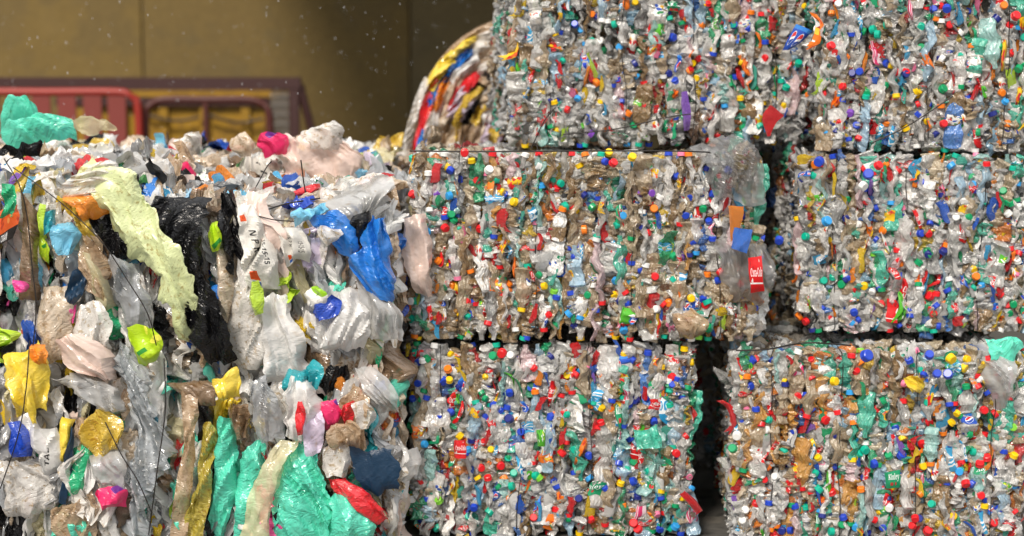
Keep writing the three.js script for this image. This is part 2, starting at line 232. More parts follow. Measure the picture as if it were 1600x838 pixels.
// a sheet hung between two edge lines, with long folds, small creases and edges that turn back into the pile
function sheet({ left, right, normal, nu, nv, amp = .02, bulge = .04, fold = 13, crum = .006, seed = 1, jag = .01, tuck = .03, along = 2.2, dirt = .2, lateral = .5, fit = false, uvs = 1 }) {
  const rng = rngOf(seed * 13 + 5), Lf = resample(left), Rf = resample(right), cr = creaser(rng, 9, 6, 34), cr2 = creaser(rng, 6, 8, 30), s = seed * 7.31, slant = (rng() - .5) * 1.1, tk = [0, 0, 0, 0].map(() => rng() < .35 ? 1.1 : lerp(-.6, .4, rng()));
  const mid = t => Lf(t).add(Rf(t)).multiplyScalar(.5), W = Lf(.5).distanceTo(Rf(.5)) || .1, H = mid(0).distanceTo(mid(.5)) + mid(.5).distanceTo(mid(1));
  const N = (normal ?? V(0, 0, 1)).clone().normalize(), U = Rf(.5).sub(Lf(.5)).normalize(), D = mid(1).sub(mid(0)).normalize();
  jag *= clamp(W / .16, .25, 1); const wk = clamp(W / .16, .2, 1);
  nu ??= Math.max(8, Math.round(W / .0075)); nv ??= Math.max(8, Math.round(H / .0085));
  const ridge = (a, b, c) => 1 - 2 * Math.abs(n3(a, b, c));
  const wob = (e, y, k) => .012 * wk * (1 - e) * n3(y * 5.5, k, s + 41);
  const f = (u, v) => {
    const x0 = u * W, y = v * H, x = x0 + slant * (y - H / 2), wq = .03 * n3(x * 4, y * 2.6, s), e = Math.min(u, 1 - u) * 2, e2 = Math.min(v, 1 - v) * 2;
    const p = Lf(v).lerp(Rf(v), u);
    const mk = .3 + .9 * Math.abs(n3(x * 4.5, y * 3.2, s + 14)), fo = .75 * ridge((x + wq) * fold * .7, y * along * .8, s) * (.5 + mk) + .5 * mk * ridge((x + wq) * fold * 1.6, y * along * 1.7, s + 5) + .5 * n3(x * 5, y * 4, s + 9);
    const h = .4 * bulge * Math.pow(Math.sin(Math.PI * clamp(u)), .55) * Math.pow(Math.sin(Math.PI * clamp(v * .94 + .03)), .5) + amp * 1.35 * (.35 + .65 * Math.min(1, e2 * 3)) * fo + crum * 2.2 * cr(x, y, s) * 1 - tuck * (tk[u < .5 ? 0 : 1] * Math.pow(1 - e, 4) + tk[v < .5 ? 2 : 3] * Math.pow(1 - e2, 4));
    const lat = lateral * amp * n3(x * fold * .8, y * along * 1.6, s + 21) + crum * cr2(x, y, s + 2);
    p.addScaledVector(N, h).addScaledVector(U, (W > .06 ? wob(e, y, u < .5 ? 1 : 7) : 0) + lat * (.3 + .7 * e) + jag * Math.pow(1 - e, 2) * 2.2 * (n3(y * 9, u * 2, s + 31) + .35 * n3(y * 34, u, s + 3))).addScaledVector(D, jag * Math.pow(1 - e2, 2) * 2.2 * (n3(x * 9, v * 2, s + 37) + .3 * n3(x * 30, v, s + 2)) + .4 * crum * cr2(y, x, s));
    return p;
  };
  const g = toCreasedNormals(grid(nu, nv, f, fit ? (u, v) => [u, 1 - v] : (u, v) => [u * W * uvs, -v * H * uvs]), .7);
  return paintDirt(g, s, dirt);
}
function bagKind(seed, w, h, o = {}) { // a loose crumpled bag lying in the x-y plane, belly towards +z
  const rng = rngOf(seed * 91), l = [], r = [], n = 5;
  for (let i = 0; i <= n; i++) { const t = i / n, k = Math.pow(Math.sin(Math.PI * lerp(.1, .93, t)), .6), sw = (rng() - .5) * .25 * w; l.push(V(-w / 2 * k * (.55 + rng() * .8) + sw, h * (.5 - t), 0)); r.push(V(w / 2 * k * (.55 + rng() * .8) + sw, h * (.5 - t), 0)); }
  return sheet({ left: l, right: r, seed, nu: o.nu ?? 20, nv: o.nv ?? 24, bulge: o.bulge ?? .045, amp: o.amp ?? .02, fold: o.fold ?? 15, crum: o.crum ?? .008, jag: .009, tuck: .045, dirt: .1 + .15 * rng(), along: o.along ?? 3, uvs: o.uvs ?? 1 });
}
const bagKinds = [], rumpleKinds = [], scrapKinds = [], stripKinds = [];
for (let i = 0; i < 8; i++) stripKinds.push(bagKind(590 + i, .035 + .009 * (i % 4), .2 + .05 * (i % 3), { nu: 7, nv: 24, bulge: .016, amp: .013, fold: 34, crum: .006, along: 4 }));
for (let i = 0; i < 16; i++) bagKinds.push(bagKind(500 + i, .12 + .03 * (i % 4), .24 + .05 * (i % 3), { fold: 15 + 5 * (i % 4), amp: .018, bulge: .035 }));
for (let i = 0; i < 10; i++) rumpleKinds.push(bagKind(540 + i, .17 + .02 * (i % 3), .17 + .02 * (i % 4), { fold: 14, along: 9, bulge: .06, amp: .026, crum: .013, nu: 22, nv: 22 }));
for (let i = 0; i < 8; i++) scrapKinds.push(bagKind(570 + i, .045 + .012 * (i % 3), .08 + .02 * (i % 4), { nu: 7, nv: 9, uvs: 9, bulge: .012, amp: .008, fold: 26, crum: .005 }));

// ---------------------------------------------------------------- placing
const qa = new THREE.Quaternion(), mA = new THREE.Matrix4();
function orient(axis, face) { const y = axis.clone().normalize(), x = y.clone().cross(face).normalize(), z = x.clone().cross(y); mA.makeBasis(x, y, z); return new THREE.Quaternion().setFromRotationMatrix(mA); }
function addBottle(parent, rng, k, m, pos, q, s, capName, labName) {
  const b = part('bottle', k.g, m, parent); b.position.copy(pos); b.quaternion.copy(q); b.scale.setScalar(s);
  if (capName) { const c = part('cap', capGeo, CAP[capName], b); c.position.copy(k.top).addScaledVector(k.dir, -.011 / s); c.quaternion.setFromUnitVectors(V(0, 1, 0), k.dir); c.scale.setScalar(.92 / s); }
  if (labName) part('label', k.lab, LAB[labName], b);
  return b;
}
function lumpyBox(w, h, d, seed, r) { // the pressed inside of a bale
  const g = mergeVertices(new THREE.BoxGeometry(w, h, d, Math.round(w / .06), Math.round(h / .06), Math.round(d / .09)).deleteAttribute('normal').deleteAttribute('uv')), p = g.attributes.position;
  const uv = [];
  for (let i = 0; i < p.count; i++) { const x = p.getX(i), y = p.getY(i), z = p.getZ(i); p.setXYZ(i, x + r * n3(y * 9, z * 9, seed), y + r * .6 * n3(x * 9, z * 9, seed + 3), z + r * n3(x * 11, y * 11, seed + 7)); uv.push(x * 3, y * 3 + z); }
  g.setAttribute('uv', new THREE.Float32BufferAttribute(uv, 2)); g.computeVertexNormals(); return g;
}
const tints = { clear: [.8, .8, .78], grey: [.52, .52, .52], tan: [.7, .58, .4], brown: [.42, .3, .17], white: [.85, .84, .8], green: [.03, .42, .2], teal: [.1, .58, .42], blue: [.06, .2, .6], red: [.65, .03, .03], yellow: [.8, .55, .04], orange: [.8, .24, .02], sky: [.35, .6, .8], black: [.03, .03, .03] };
const tintMix = [['clear', 32], ['grey', 20], ['tan', 17], ['brown', 9], ['white', 14], ['green', 3], ['teal', 4], ['blue', 2.5], ['red', 4], ['yellow', 2], ['orange', 2], ['sky', 3], ['black', 1]];
const warmTints = [['clear', 20], ['tan', 34], ['brown', 18], ['white', 12], ['grey', 6], ['green', 2], ['teal', 3], ['red', 3], ['blue', 2], ['yellow', 3], ['orange', 4]], amberTints = [['clear', 26], ['tan', 18], ['orange', 9], ['brown', 9], ['white', 12], ['grey', 8], ['teal', 4], ['green', 3], ['blue', 2], ['red', 3], ['yellow', 3], ['sky', 3]];
function fillFaces(parent, name, geo, m, rng, w, h, d, counts, mix, s0, s1, inset, vertical) {
  const list = [];
  const faces = { front: [V(0, 0, 1), (a, b) => V((a - .5) * w, b * h, d / 2 - inset)], top: [V(0, 1, 0), (a, b) => V((a - .5) * w, h - inset, (b - .5) * d)], left: [V(-1, 0, 0), (a, b) => V(-w / 2 + inset, b * h, (a - .5) * d)], right: [V(1, 0, 0), (a, b) => V(w / 2 - inset, b * h, (a - .5) * d)], back: [V(0, 0, -1), (a, b) => V((a - .5) * w, b * h, -d / 2 + inset)] };
  for (const [k, n] of Object.entries(counts)) for (let i = 0; i < n; i++) {
    const [nn, f] = faces[k], pos = f(.04 + .92 * rng(), .06 + .88 * rng()).add(V(rng() - .5, rng() - .5, rng() - .5).multiplyScalar(.03));
    const an = rng() * 6.28, ax = k === 'top' ? V(Math.cos(an), .1 * (rng() - .5), Math.sin(an)) : V((rng() - .5) * vertical, rng() < .5 ? 1 : -1, (rng() - .5) * vertical);
    const q = orient(ax, nn.clone().add(V(rng() - .5, rng() - .5, rng() - .5).multiplyScalar(1.1))), s = lerp(s0, s1, rng());
    list.push([new THREE.Matrix4().compose(pos, q, V(s * lerp(.8, 1.25, rng()), s * lerp(.7, 1.2, rng()), s)), tints[pick(rng, mix)]]);
  }
  const im = shadows(new THREE.InstancedMesh(geo, m, list.length)); im.name = name; im.userData.kind = 'stuff';
  list.forEach(([mt, c], i) => { im.setMatrixAt(i, mt); const v = lerp(.75, 1.1, rng()); im.setColorAt(i, lin(c[0] * v, c[1] * v, c[2] * v)); });
  parent.add(im); return im;
}
function wire(parent, pts, r = .0022) { return part('baling_wire', tube(pts, r, Math.max(24, pts.length * 8), 6), wireMat, parent); }

// ---------------------------------------------------------------- bottle bales
const amberMix = [['amber', 36], ['tan', 26], ['brown', 12], ['pale', 20], ['clear', 10], ['white', 6]];
const bottleBales = {};
function bottleBale(key, label, { px0, px1, y0, h, zf, d = 1.05, yaw = 0, seed, mix, sides = {}, caps = 95, scraps = 190, sag = .008, tilt = 0, patch = false, warmth = false }) {
  const a = at(px0, 400, zf), b = at(px1, 400, zf), yref = y0 + h / 2;
  // side edges are read at the bale's own height
  const X0 = at(px0, 419, zf).x, X1 = at(px1, 419, zf).x, w = X1 - X0, rng = rngOf(seed);
  const g = thing('bottle_bale', label, 'bale', V((X0 + X1) / 2, y0, zf - d / 2 * Math.cos(yaw)), yaw, 'wired bales of crushed bottles');
  if (tilt) { g.rotation.z = tilt; g.updateMatrixWorld(true); }
  bottleBales[key] = g; g.userData.box = undefined; delete g.userData.box;
  const core = part('packed_core', lumpyBox(w - .17, h - .13, d - .17, seed, .035).translate(0, h / 2, 0), coreMat, g); core.userData.kind = 'stuff';
  fillFaces(g, 'packed_bottles', plainBottle.g, stuffPet, rng, w, h, d, { front: 520, top: 190, left: 150, right: 150, back: 60, ...sides }, patch ? amberTints : warmth ? warmTints : tintMix, .5, .82, .05, .8);
  const hw = w / 2, front = (x, y) => { const ex = Math.abs(x) / hw, ey = Math.abs(2 * y / h - 1); return d / 2 - .045 * Math.pow(ex, 9) - .025 * Math.pow(ey, 10) + sag * n3(x * 3.1, y * 3.1, seed) + .007 * n3(x * 9, y * 9, seed + 5); };
  const put = (x, y, depth) => V(x, y, front(x, y) - depth);
  const mixAt = (x, y) => patch && x < -.1 + .06 * Math.sin(y * 13) && x > -hw + .06 && y > h * .28 + .05 * Math.sin(x * 20) && y < h * .9 ? amberMix : mix;
  // upright layers of flattened bottles
  let count = 0;
  const bottleAt = (x, y, dz, k, facing) => {
    const ang = facing ?? (rng() < .55 ? lerp(.75, 1.57, rng()) : lerp(-.6, .6, rng())) * (rng() < .5 ? -1 : 1);
    const axis = V((rng() - .5) * .42, rng() < .5 ? 1 : -1, (rng() - .5) * .4), s = lerp(.58, .86, rng()); y = clamp(y, k.L * s * .5 - .005, h - k.L * s * .5 + .004);
    const mt = PET[pick(rng, mixAt(x, y))];
    addBottle(g, rng, k, mt, put(x, y, dz), orient(axis, V(Math.sin(ang), 0, Math.cos(ang))), s, rng() < .62 ? pick(rng, capMix) : null, rng() < .4 ? pick(rng, labMix) : null); count++;
  };
  const cols = Math.round(w / .042), off = []; for (let i = 0; i <= cols; i++) off.push(lerp(-.006, .034, Math.pow(rng(), 1.8)));
  const order = [...Array(cols).keys()].sort((p, q) => (p * 7919 % cols) - (q * 7919 % cols));
  for (const i of order) {
    let y = -.05 - rng() * .1;
    while (y < h - .03) {
      const k = bottleKinds[Math.floor(rng() * bottleKinds.length)], ln = k.L * .66, x = -hw + .02 + (i + .5 + (rng() - .5) * .9) / cols * (w - .04), yc = clamp(y + ln / 2, ln * .45, h - ln * .42);
      if (count < 232) bottleAt(x, yc, .02 + off[i] + rng() * .022, k); y += ln * lerp(.85, 1.15, rng());
    }
  }
  for (let i = 0; i < 26; i++) { const k = wholeKinds[Math.floor(rng() * wholeKinds.length)]; bottleAt((rng() - .5) * (w - .08), lerp(.1, h - .1, rng()), .014 + rng() * .016, k, lerp(-.9, .9, rng())); }
  // bottles whose necks look out of the bale
  for (let i = 0; i < 60 && count < 300; i++, count++) {
    const k = bottleKinds[Math.floor(rng() * bottleKinds.length)], x = (rng() - .5) * (w - .05), y = lerp(.03, h - .03, rng());
    const axis = V((rng() - .5) * 1.1, (rng() - .5) * 1.2, 1).normalize();
    const b = addBottle(g, rng, k, PET[pick(rng, mixAt(x, y))], put(x, y, k.L * .37 + .0 + rng() * .03), orient(axis, V(rng() - .5, 1, 0)), lerp(.62, .85, rng()), pick(rng, capMix), null);
  }
  // loose caps pressed in between
  for (let i = 0; i < caps; i++) {
    const x = (rng() - .5) * (w - .03), y = lerp(.02, h - .02, rng()), c = part('loose_cap', capGeo, CAP[pick(rng, capMix)], g);
    c.position.copy(put(x, y, .012 + rng() * .024)); c.quaternion.setFromUnitVectors(V(0, 1, 0), V((rng() - .5) * 3, (rng() - .5) * 3, .1 + rng() * .9).normalize()); c.scale.setScalar(lerp(.78, 1.08, rng()));
  }
  // torn labels and film
  for (let i = 0; i < scraps; i++) {
    const x = (rng() - .5) * (w - .02), y = lerp(.03, h - .02, rng()), lab = rng() < .3;
    const c = part('film_scrap', scrapKinds[Math.floor(rng() * scrapKinds.length)], lab ? LAB[pick(rng, labMix)] : SCR[pick(rng, scrMix)], g);
    const ang = (rng() - .5) * 2.2; c.position.copy(put(x, y, .006 + rng() * .03)); c.quaternion.copy(orient(V((rng() - .5) * .9, 1, (rng() - .5) * .5), V(Math.sin(ang), (rng() - .5) * .5, Math.cos(ang)))); c.scale.set(lerp(.25, .75, rng() * rng()), lerp(.35, .95, rng()), .7);
  }
  // wires round the bale
  for (const f of [.14, .38, .63, .87]) {
    const x = -hw + w * f + (rng() - .5) * .05, pts = [V(x, -.002, -d / 2), V(x, .004, d / 2 - .12)]; for (let i = 0; i <= 12; i++) { const y = lerp(.02, h - .02, i / 12); pts.push(V(x + .014 * n3(y * 3, f * 9, seed), y, front(x, y) - .012 + (rng() - .6) * .03)); }
    pts.push(V(x, h + .004, d / 2 - .12), V(x, h + .006, -d / 2)); wire(g, pts, .0017);
  }
  g.userData.front = undefined; delete g.userData.front;
  return { g, w, h, d, put, rng };
}
const grp = { grey: [['clear', 30], ['pale', 28], ['grey', 8], ['tan', 10], ['brown', 4], ['white', 6], ['green', 2.5], ['teal', 3.5], ['aqua', 4], ['blue', .9], ['sky', 4], ['pink', 5], ['cola', 1.5]],
  warm: [['clear', 15], ['pale', 20], ['grey', 4], ['tan', 34], ['brown', 16], ['white', 6], ['green', 2.5], ['teal', 4], ['aqua', 2], ['amber', 5], ['sky', 1], ['pink', 3], ['cola', 1]],
  mixed: [['clear', 26], ['pale', 30], ['grey', 5], ['tan', 11], ['brown', 4], ['white', 8], ['green', 5], ['teal', 7], ['aqua', 7], ['blue', 1.2], ['sky', 5], ['pink', 6], ['amber', 3], ['cola', 1]] };
const E = bottleBale('E', 'ground bale of crushed bottles and coloured caps, left of the dark upright gap', { px0: 628, px1: 1098, y0: 0.01, h: .716, zf: 0, seed: 11, mix: grp.mixed, sides: { right: 190 } });
const F = bottleBale('F', 'ground bale of crushed bottles right of the dark upright gap, big blue caps near top', { px0: 1148, px1: 1632, y0: 0.01, h: .735, zf: .22, seed: 12, mix: grp.mixed, yaw: -.03, sides: { left: 190 }, caps: 105, patch: true });
const C = bottleBale('C', 'brownish middle bale of crushed bottles with red and blue labels at its right corner', { px0: 632, px1: 1198, y0: .752, h: .68, zf: .0, seed: 13, warmth: true, mix: grp.warm, sides: { right: 170, top: 240 } });
const D = bottleBale('D', 'greyish middle bale of crushed bottles at right, behind the edge of the lowest one', { px0: 1246, px1: 1710, y0: .755, h: .66, zf: -.16, seed: 14, mix: grp.grey, sides: { left: 170 } });
const A = bottleBale('A', 'upper bale of clear crushed bottles next to the open wall, with a purple strip', { px0: 768, px1: 1246, y0: 1.425, h: .84, zf: -.62, seed: 15, mix: grp.grey, yaw: .12, sides: { left: 180 } });
const B = bottleBale('B', 'upper bale of grey crushed bottles in the top right corner of the picture', { px0: 1273, px1: 1730, y0: 1.432, h: .79, zf: -.2, seed: 16, mix: grp.grey, caps: 100, sides: { left: 150 } });

// ---------------------------------------------------------------- film bales
const filmBales = {}, stripMix = [['clear', 26], ['white', 22], ['milk', 16], ['haze', 14], ['beige', 8], ['black', 8], ['brown', 5], ['straw', 3], ['green', 1.5], ['sky', 1.5], ['yellow', 1.5], ['red', 1], ['teal', 1], ['lime', 1]];
function filmBale(key, label, { px0, px1, y0, h, zf, d = 1.0, yaw = 0, seed, mix = filmMix, front = 230, top = 70, side = 30, rumple = .3, sc = 1 }) {
  const X0 = at(px0, 419, zf).x, X1 = at(px1, 419, zf).x, w = X1 - X0, rng = rngOf(seed);
  const g = thing('film_bale', label, 'bale', V((X0 + X1) / 2, y0, zf - d / 2), yaw, 'pressed bales of bags and film');
  filmBales[key] = g;
  const core = part('packed_core', lumpyBox(w - .14, h - .12, d - .14, seed, .04).translate(0, h / 2, 0), coreMat, g); core.userData.kind = 'stuff';
  fillFaces(g, 'packed_film', bagKinds[3], stuffFilm, rng, w, h, d, { front: 110, top: 120, left: 60, right: 90, back: 40 }, tintMix, .4, .75, .09, .8);
  const hw = w / 2, fz = (x, y) => { const ex = Math.abs(x) / hw, ey = Math.abs(2 * y / h - 1); return d / 2 - .08 * Math.pow(ex, 7) - .07 * Math.pow(ey, 6) + .045 * n3(x * 2.6, y * 2.6, seed) + .02 * n3(x * 7, y * 7, seed + 4); };
  const ty = (x, z) => h + .035 * n3(x * 3, z * 3, seed + 9) + .02 * n3(x * 8, z * 8, seed + 2);
  const mat = () => { const k = pick(rng, mix); return k === 'print' ? printMats[Math.floor(rng() * printMats.length)] : FILM[k]; };
  const kind = () => rng() < rumple ? rumpleKinds[Math.floor(rng() * rumpleKinds.length)] : bagKinds[Math.floor(rng() * bagKinds.length)];
  for (let i = 0; i < front; i++) {
    const gx = ((i * .6180339) % 1), gy = (i + .5) / front, x = -hw + w * clamp(gx + (rng() - .5) * .05), y = h * clamp(gy + (rng() - .5) * .06, .03, .97), s = lerp(.42, 1.15, Math.pow(rng(), 2.2)) * sc;
    const o = part('plastic_bag', kind(), mat(), g), yt = Math.min(y, h - .17 * s + .02); o.position.set(x, yt, fz(x, yt) - .1 + rng() * .11);
    o.quaternion.copy(orient(V((rng() - .5) * .7, rng() < .5 ? 1 : -1, (rng() - .5) * .5), V((rng() - .5) * 2.2, (rng() - .35) * .9, 1))); o.scale.set(s * lerp(.65, 1.1, rng()), s * lerp(.85, 1.5, rng()), s * lerp(.8, 1.3, rng()));
  }
  for (let i = 0; i < top; i++) {
    const x = -hw + w * ((i * .6180339) % 1), z = d / 2 - d * (i + .5) / top, s = lerp(.45, .95, rng()) * sc;
    const o = part('plastic_bag', rng() < .7 ? rumpleKinds[Math.floor(rng() * rumpleKinds.length)] : kind(), mat(), g); o.position.set(x, ty(x, z) - .025 + rng() * .03, z - .03);
    { const an = rng() * 6.28; o.quaternion.copy(orient(V(Math.cos(an), (rng() - .5) * .3, Math.sin(an)), V((rng() - .5) * .5, 1, .1 + (rng() - .4) * .6))); } o.scale.set(s, s * .85, s * 1.1);
  }
  for (const sg of [-1, 1]) for (let i = 0; i < side; i++) {
    const z = d / 2 - d * rng() * .9, y = h * ((i + .5) / side), s = lerp(.5, .95, rng()) * sc, o = part('plastic_bag', kind(), mat(), g); o.position.set(sg * (hw - .02), y, z - .04);
    o.quaternion.copy(orient(V((rng() - .5) * .4, 1, (rng() - .5) * .7), V(sg, (rng() - .3) * .8, (rng() - .3)))); o.scale.setScalar(s);
  }
  for (let i = 0; i < Math.round(front * .55); i++) {
    const x = (rng() - .5) * w * .98, y = lerp(.1, h - .1, rng()), s = lerp(.6, 1.15, rng()), o = part('film_strip', stripKinds[Math.floor(rng() * stripKinds.length)], FILM[pick(rng, stripMix)], g);
    o.position.set(x, y, fz(x, y) - .012 + rng() * .035); o.quaternion.copy(orient(V((rng() - .5) * .8, rng() < .5 ? 1 : -1, (rng() - .5) * .5), V((rng() - .5) * 1.6, (rng() - .4) * .5, 1))); o.scale.set(s * lerp(.6, 1.3, rng()), s, s);
  }
  for (let i = 0; i < 90; i++) {
    const onTop = rng() < .4 && top > 20, x = (rng() - .5) * w, z = (rng() - .1) * d * .5, y = h * rng(), o = part('film_scrap', scrapKinds[Math.floor(rng() * scrapKinds.length)], rng() < .5 ? mat() : SCR[pick(rng, scrMix)], g);
    if (onTop) { o.position.set(x, ty(x, z) + .03, z); o.quaternion.copy(orient(V(rng() - .5, .3 * rng(), rng() - .5), V(rng() - .5, 1, rng()))); } else { o.position.set(x, y, fz(x, y) + .015 + rng() * .02); o.quaternion.copy(orient(V(rng() - .5, 1, (rng() - .5) * .6), V((rng() - .5) * 1.4, (rng() - .4), 1))); }
    o.scale.setScalar(lerp(.5, 1.3, rng()));
  }
  return { g, w, h, d };
}
const lowMix = [...filmMix, ['mint', 8], ['black', 4], ['yellow', 4]];
filmBale('LL', 'lowest film bale at the left edge, with yellow and green bags', { px0: -230, px1: 248, y0: 0.01, h: .68, zf: .26, seed: 41, mix: lowMix });
filmBale('LR', 'lowest film bale beside the bottle bales, with a big mint green bag', { px0: 262, px1: 612, y0: 0.01, h: .6, zf: .2, seed: 42, mix: lowMix, front: 170 });
filmBale('UL', 'upper film bale at the left edge, under a draped pale yellow-green sheet', { px0: -240, px1: 250, y0: .7, h: .66, zf: .2, seed: 43 });
filmBale('UR', 'upper film bale with white printed sacks, black bag and bright blue bags', { px0: 256, px1: 606, y0: .63, h: .64, zf: .16, seed: 44, front: 180 });
filmBale('BL', 'rear film bale at left topped with loose green bags', { px0: -260, px1: 235, y0: .62, h: .71, zf: -.9, d: .9, seed: 45, front: 60, side: 10, top: 80 });
filmBale('BR', 'rear film bale topped with pinkish clear bags and a red one', { px0: 238, px1: 590, y0: .62, h: .7, zf: -.9, d: .9, seed: 46, front: 50, side: 14, top: 70 });


// ---------------------------------------------------------------- the pieces of film that stand out
const Z = { UL: .27, UR: .22, LL: .33, LR: .27, BL: -.86, BR: -.86 };
function feature(key, name, m, left, right, o = {}) {
  const b = filmBales[key] ?? bottleBales[key], z0 = o.z ?? Z[key], cv = p => b.worldToLocal(at(p[0], p[1], z0 + (p[2] ?? 0)));
  const n = (o.normal ?? V(0, .15, 1)).clone().applyQuaternion(b.quaternion.clone().invert());
  const g = sheet({ seed: Math.round(left[0][0] * 3 + left[0][1] * 7) % 991 + 3, ...o, left: left.map(cv), right: right.map(cv), normal: n });
  return part(name, g, typeof m === 'string' ? FILM[m] : m, b, o.label);
}
const soft = { amp: .02, bulge: .05, fold: 15, crum: .007, jag: .008 };
// upper left bale
feature('UL', 'film_sheet', 'pistachio', [[95, 300], [150, 318], [200, 385, .02], [243, 440, .03], [258, 490, .02], [290, 526]], [[150, 254], [214, 275, .03], [240, 330, .05], [285, 400, .05], [312, 465, .03], [313, 510]], { ...soft, bulge: .04, amp: .03, crum: .004, fold: 10, jag: .014, label: 'pale yellow-green torn sheet hanging down' });
feature('UL', 'film_sheet', 'milk', [[88, 304], [120, 306], [168, 300]], [[140, 256], [180, 254], [208, 276]], { ...soft, z: .3, bulge: .05 });
feature('UL', 'plastic_bag', 'black', [[130, 322], [155, 372], [182, 410]], [[158, 318], [190, 352], [212, 400]], { ...soft, z: .26 });
feature('UL', 'plastic_bag', 'orange', [[96, 310], [112, 326], [128, 346]], [[150, 300], [162, 312], [160, 332]], { ...soft, z: .31, bulge: .03 });
feature('UL', 'plastic_bag', 'ochre', [[96, 312], [110, 340], [140, 378]], [[118, 312], [140, 344], [156, 384]], { ...soft, z: .29, bulge: .03 });
feature('UL', 'film_sheet', 'haze', [[170, 395], [174, 450], [196, 506]], [[206, 415], [232, 462], [226, 516]], { ...soft, z: .29, bulge: .05 });
feature('UL', 'film_sheet', 'sky', [[79, 350], [82, 375], [94, 402]], [[104, 348], [124, 362], [108, 396]], { ...soft, z: .32, bulge: .015, label: 'pale blue folded sheet' });
feature('UL', 'plastic_bag', 'navy', [[119, 418], [110, 440], [99, 472]], [[138, 424], [130, 455], [113, 486]], { ...soft, z: .31, bulge: .03, crum: .002 });
feature('UL', 'plastic_bag', 'lime', [[58, 318], [57, 345], [62, 374]], [[68, 320], [72, 345], [70, 372]], { ...soft, z: .31, bulge: .02 });
feature('UL', 'plastic_bag', 'teal', [[73, 330], [70, 350], [72, 368]], [[84, 328], [84, 345], [80, 362]], { ...soft, z: .31, bulge: .02 });
feature('UL', 'printed_wrapper', printMat(cranBag), [[-8, 332], [-8, 360], [-8, 388]], [[24, 318], [28, 340], [22, 366]], { ...soft, fit: true, z: .32, bulge: .02, amp: .006, crum: .004, label: 'orange wrapper with white lettering' });
feature('UL', 'plastic_bag', 'green', [[4, 288], [8, 312], [2, 342]], [[22, 290], [28, 318], [18, 340]], { ...soft, z: .31, bulge: .03 });
feature('UL', 'film_sheet', 'beige', [[60, 450], [58, 520], [72, 564]], [[104, 444], [112, 500], [106, 560]], { ...soft, z: .31, bulge: .045, amp: .01 });
feature('UL', 'film_sheet', 'tan', [[110, 330], [124, 400], [128, 450]], [[150, 360], [165, 410], [168, 470]], { ...soft, z: .28 });
feature('UL', 'film_sheet', 'straw', [[128, 395], [140, 440], [150, 490]], [[146, 400], [172, 450], [176, 480]], { ...soft, z: .3, bulge: .03 });
feature('UL', 'film_sheet', 'milk', [[118, 480], [115, 530], [128, 560]], [[160, 470], [178, 515], [170, 556]], { ...soft, z: .3 });
feature('UL', 'plastic_bag', 'pink', [[22, 438], [24, 448], [30, 456]], [[38, 440], [43, 448], [40, 456]], { ...soft, z: .32, bulge: .02 });
feature('UL', 'plastic_bag', 'pink', [[108, 478], [105, 492], [108, 506]], [[117, 476], [117, 492], [114, 504]], { ...soft, z: .32, bulge: .02 });
feature('UL', 'film_sheet', 'brown', [[36, 300], [38, 390], [30, 470]], [[58, 330], [56, 400], [58, 470]], { ...soft, z: .28 });
feature('UL', 'printed_bag', printMats[4], [[204, 512], [206, 545], [214, 572]], [[240, 512], [252, 540], [246, 560]], { ...soft, z: .31, bulge: .04, label: 'lime and yellow printed bag' });
feature('UL', 'plastic_bag', 'black', [[236, 306, -.02], [240, 360], [262, 430], [292, 505, .02], [322, 566]], [[332, 308, -.02], [318, 345, .02], [322, 420, .04], [346, 490, .05], [374, 566, .02]], { ...soft, z: .25, bulge: .07, amp: .026, label: 'black bin bag hanging over the edge' });
// lower left bale
feature('LL', 'plastic_bag', 'yellow', [[2, 556], [8, 600], [26, 648]], [[58, 534], [80, 578], [74, 640]], { ...soft, bulge: .06, label: 'yellow bag' });
feature('LL', 'plastic_bag', 'yellow', [[34, 590], [42, 630], [52, 672]], [[46, 592], [56, 640], [58, 670]], { ...soft, bulge: .02, z: .37 });
feature('LL', 'plastic_bag', 'orange', [[50, 538], [52, 556], [60, 572]], [[68, 538], [77, 552], [72, 570]], { ...soft, bulge: .03, z: .36 });
feature('LL', 'film_sheet', 'pinkish', [[80, 530], [100, 570], [150, 590]], [[130, 524], [172, 560], [176, 592]], { ...soft, bulge: .06 });
feature('LL', 'film_sheet', 'clear', [[78, 590], [110, 606], [150, 640]], [[120, 582], [180, 604], [188, 640]], { ...soft, bulge: .05 });
feature('LL', 'plastic_bag', 'royal', [[12, 662], [18, 690], [24, 716]], [[32, 660], [48, 690], [46, 712]], { ...soft, bulge: .03, z: .37 });
feature('LL', 'film_sheet', 'white', [[30, 655], [36, 680], [60, 715]], [[52, 640], [70, 680], [78, 720]], { ...soft, bulge: .03, z: .36 });
feature('LL', 'printed_bag', printMat(talBag), [[56, 672], [60, 710], [66, 745]], [[92, 668], [96, 710], [90, 740]], { ...soft, fit: true, bulge: .03, amp: .008, z: .35, label: 'white bag with black letters' });
feature('LL', 'plastic_bag', 'yellow', [[92, 650], [90, 690], [88, 726]], [[112, 656], [108, 690], [98, 722]], { ...soft, bulge: .02, z: .35 });
feature('LL', 'plastic_bag', 'navy', [[108, 664], [100, 720], [88, 784]], [[114, 672], [112, 730], [102, 790]], { ...soft, bulge: .03, z: .35 });
feature('LL', 'plastic_bag', 'green', [[112, 690], [110, 735], [98, 778]], [[138, 688], [140, 736], [128, 772]], { ...soft, bulge: .05, amp: .012, label: 'dark green shiny bag' });
feature('LL', 'printed_bag', printMats[5], [[152, 768], [156, 782], [160, 796]], [[186, 760], [199, 772], [194, 792]], { ...soft, bulge: .03, z: .36, label: 'magenta and white printed bag' });
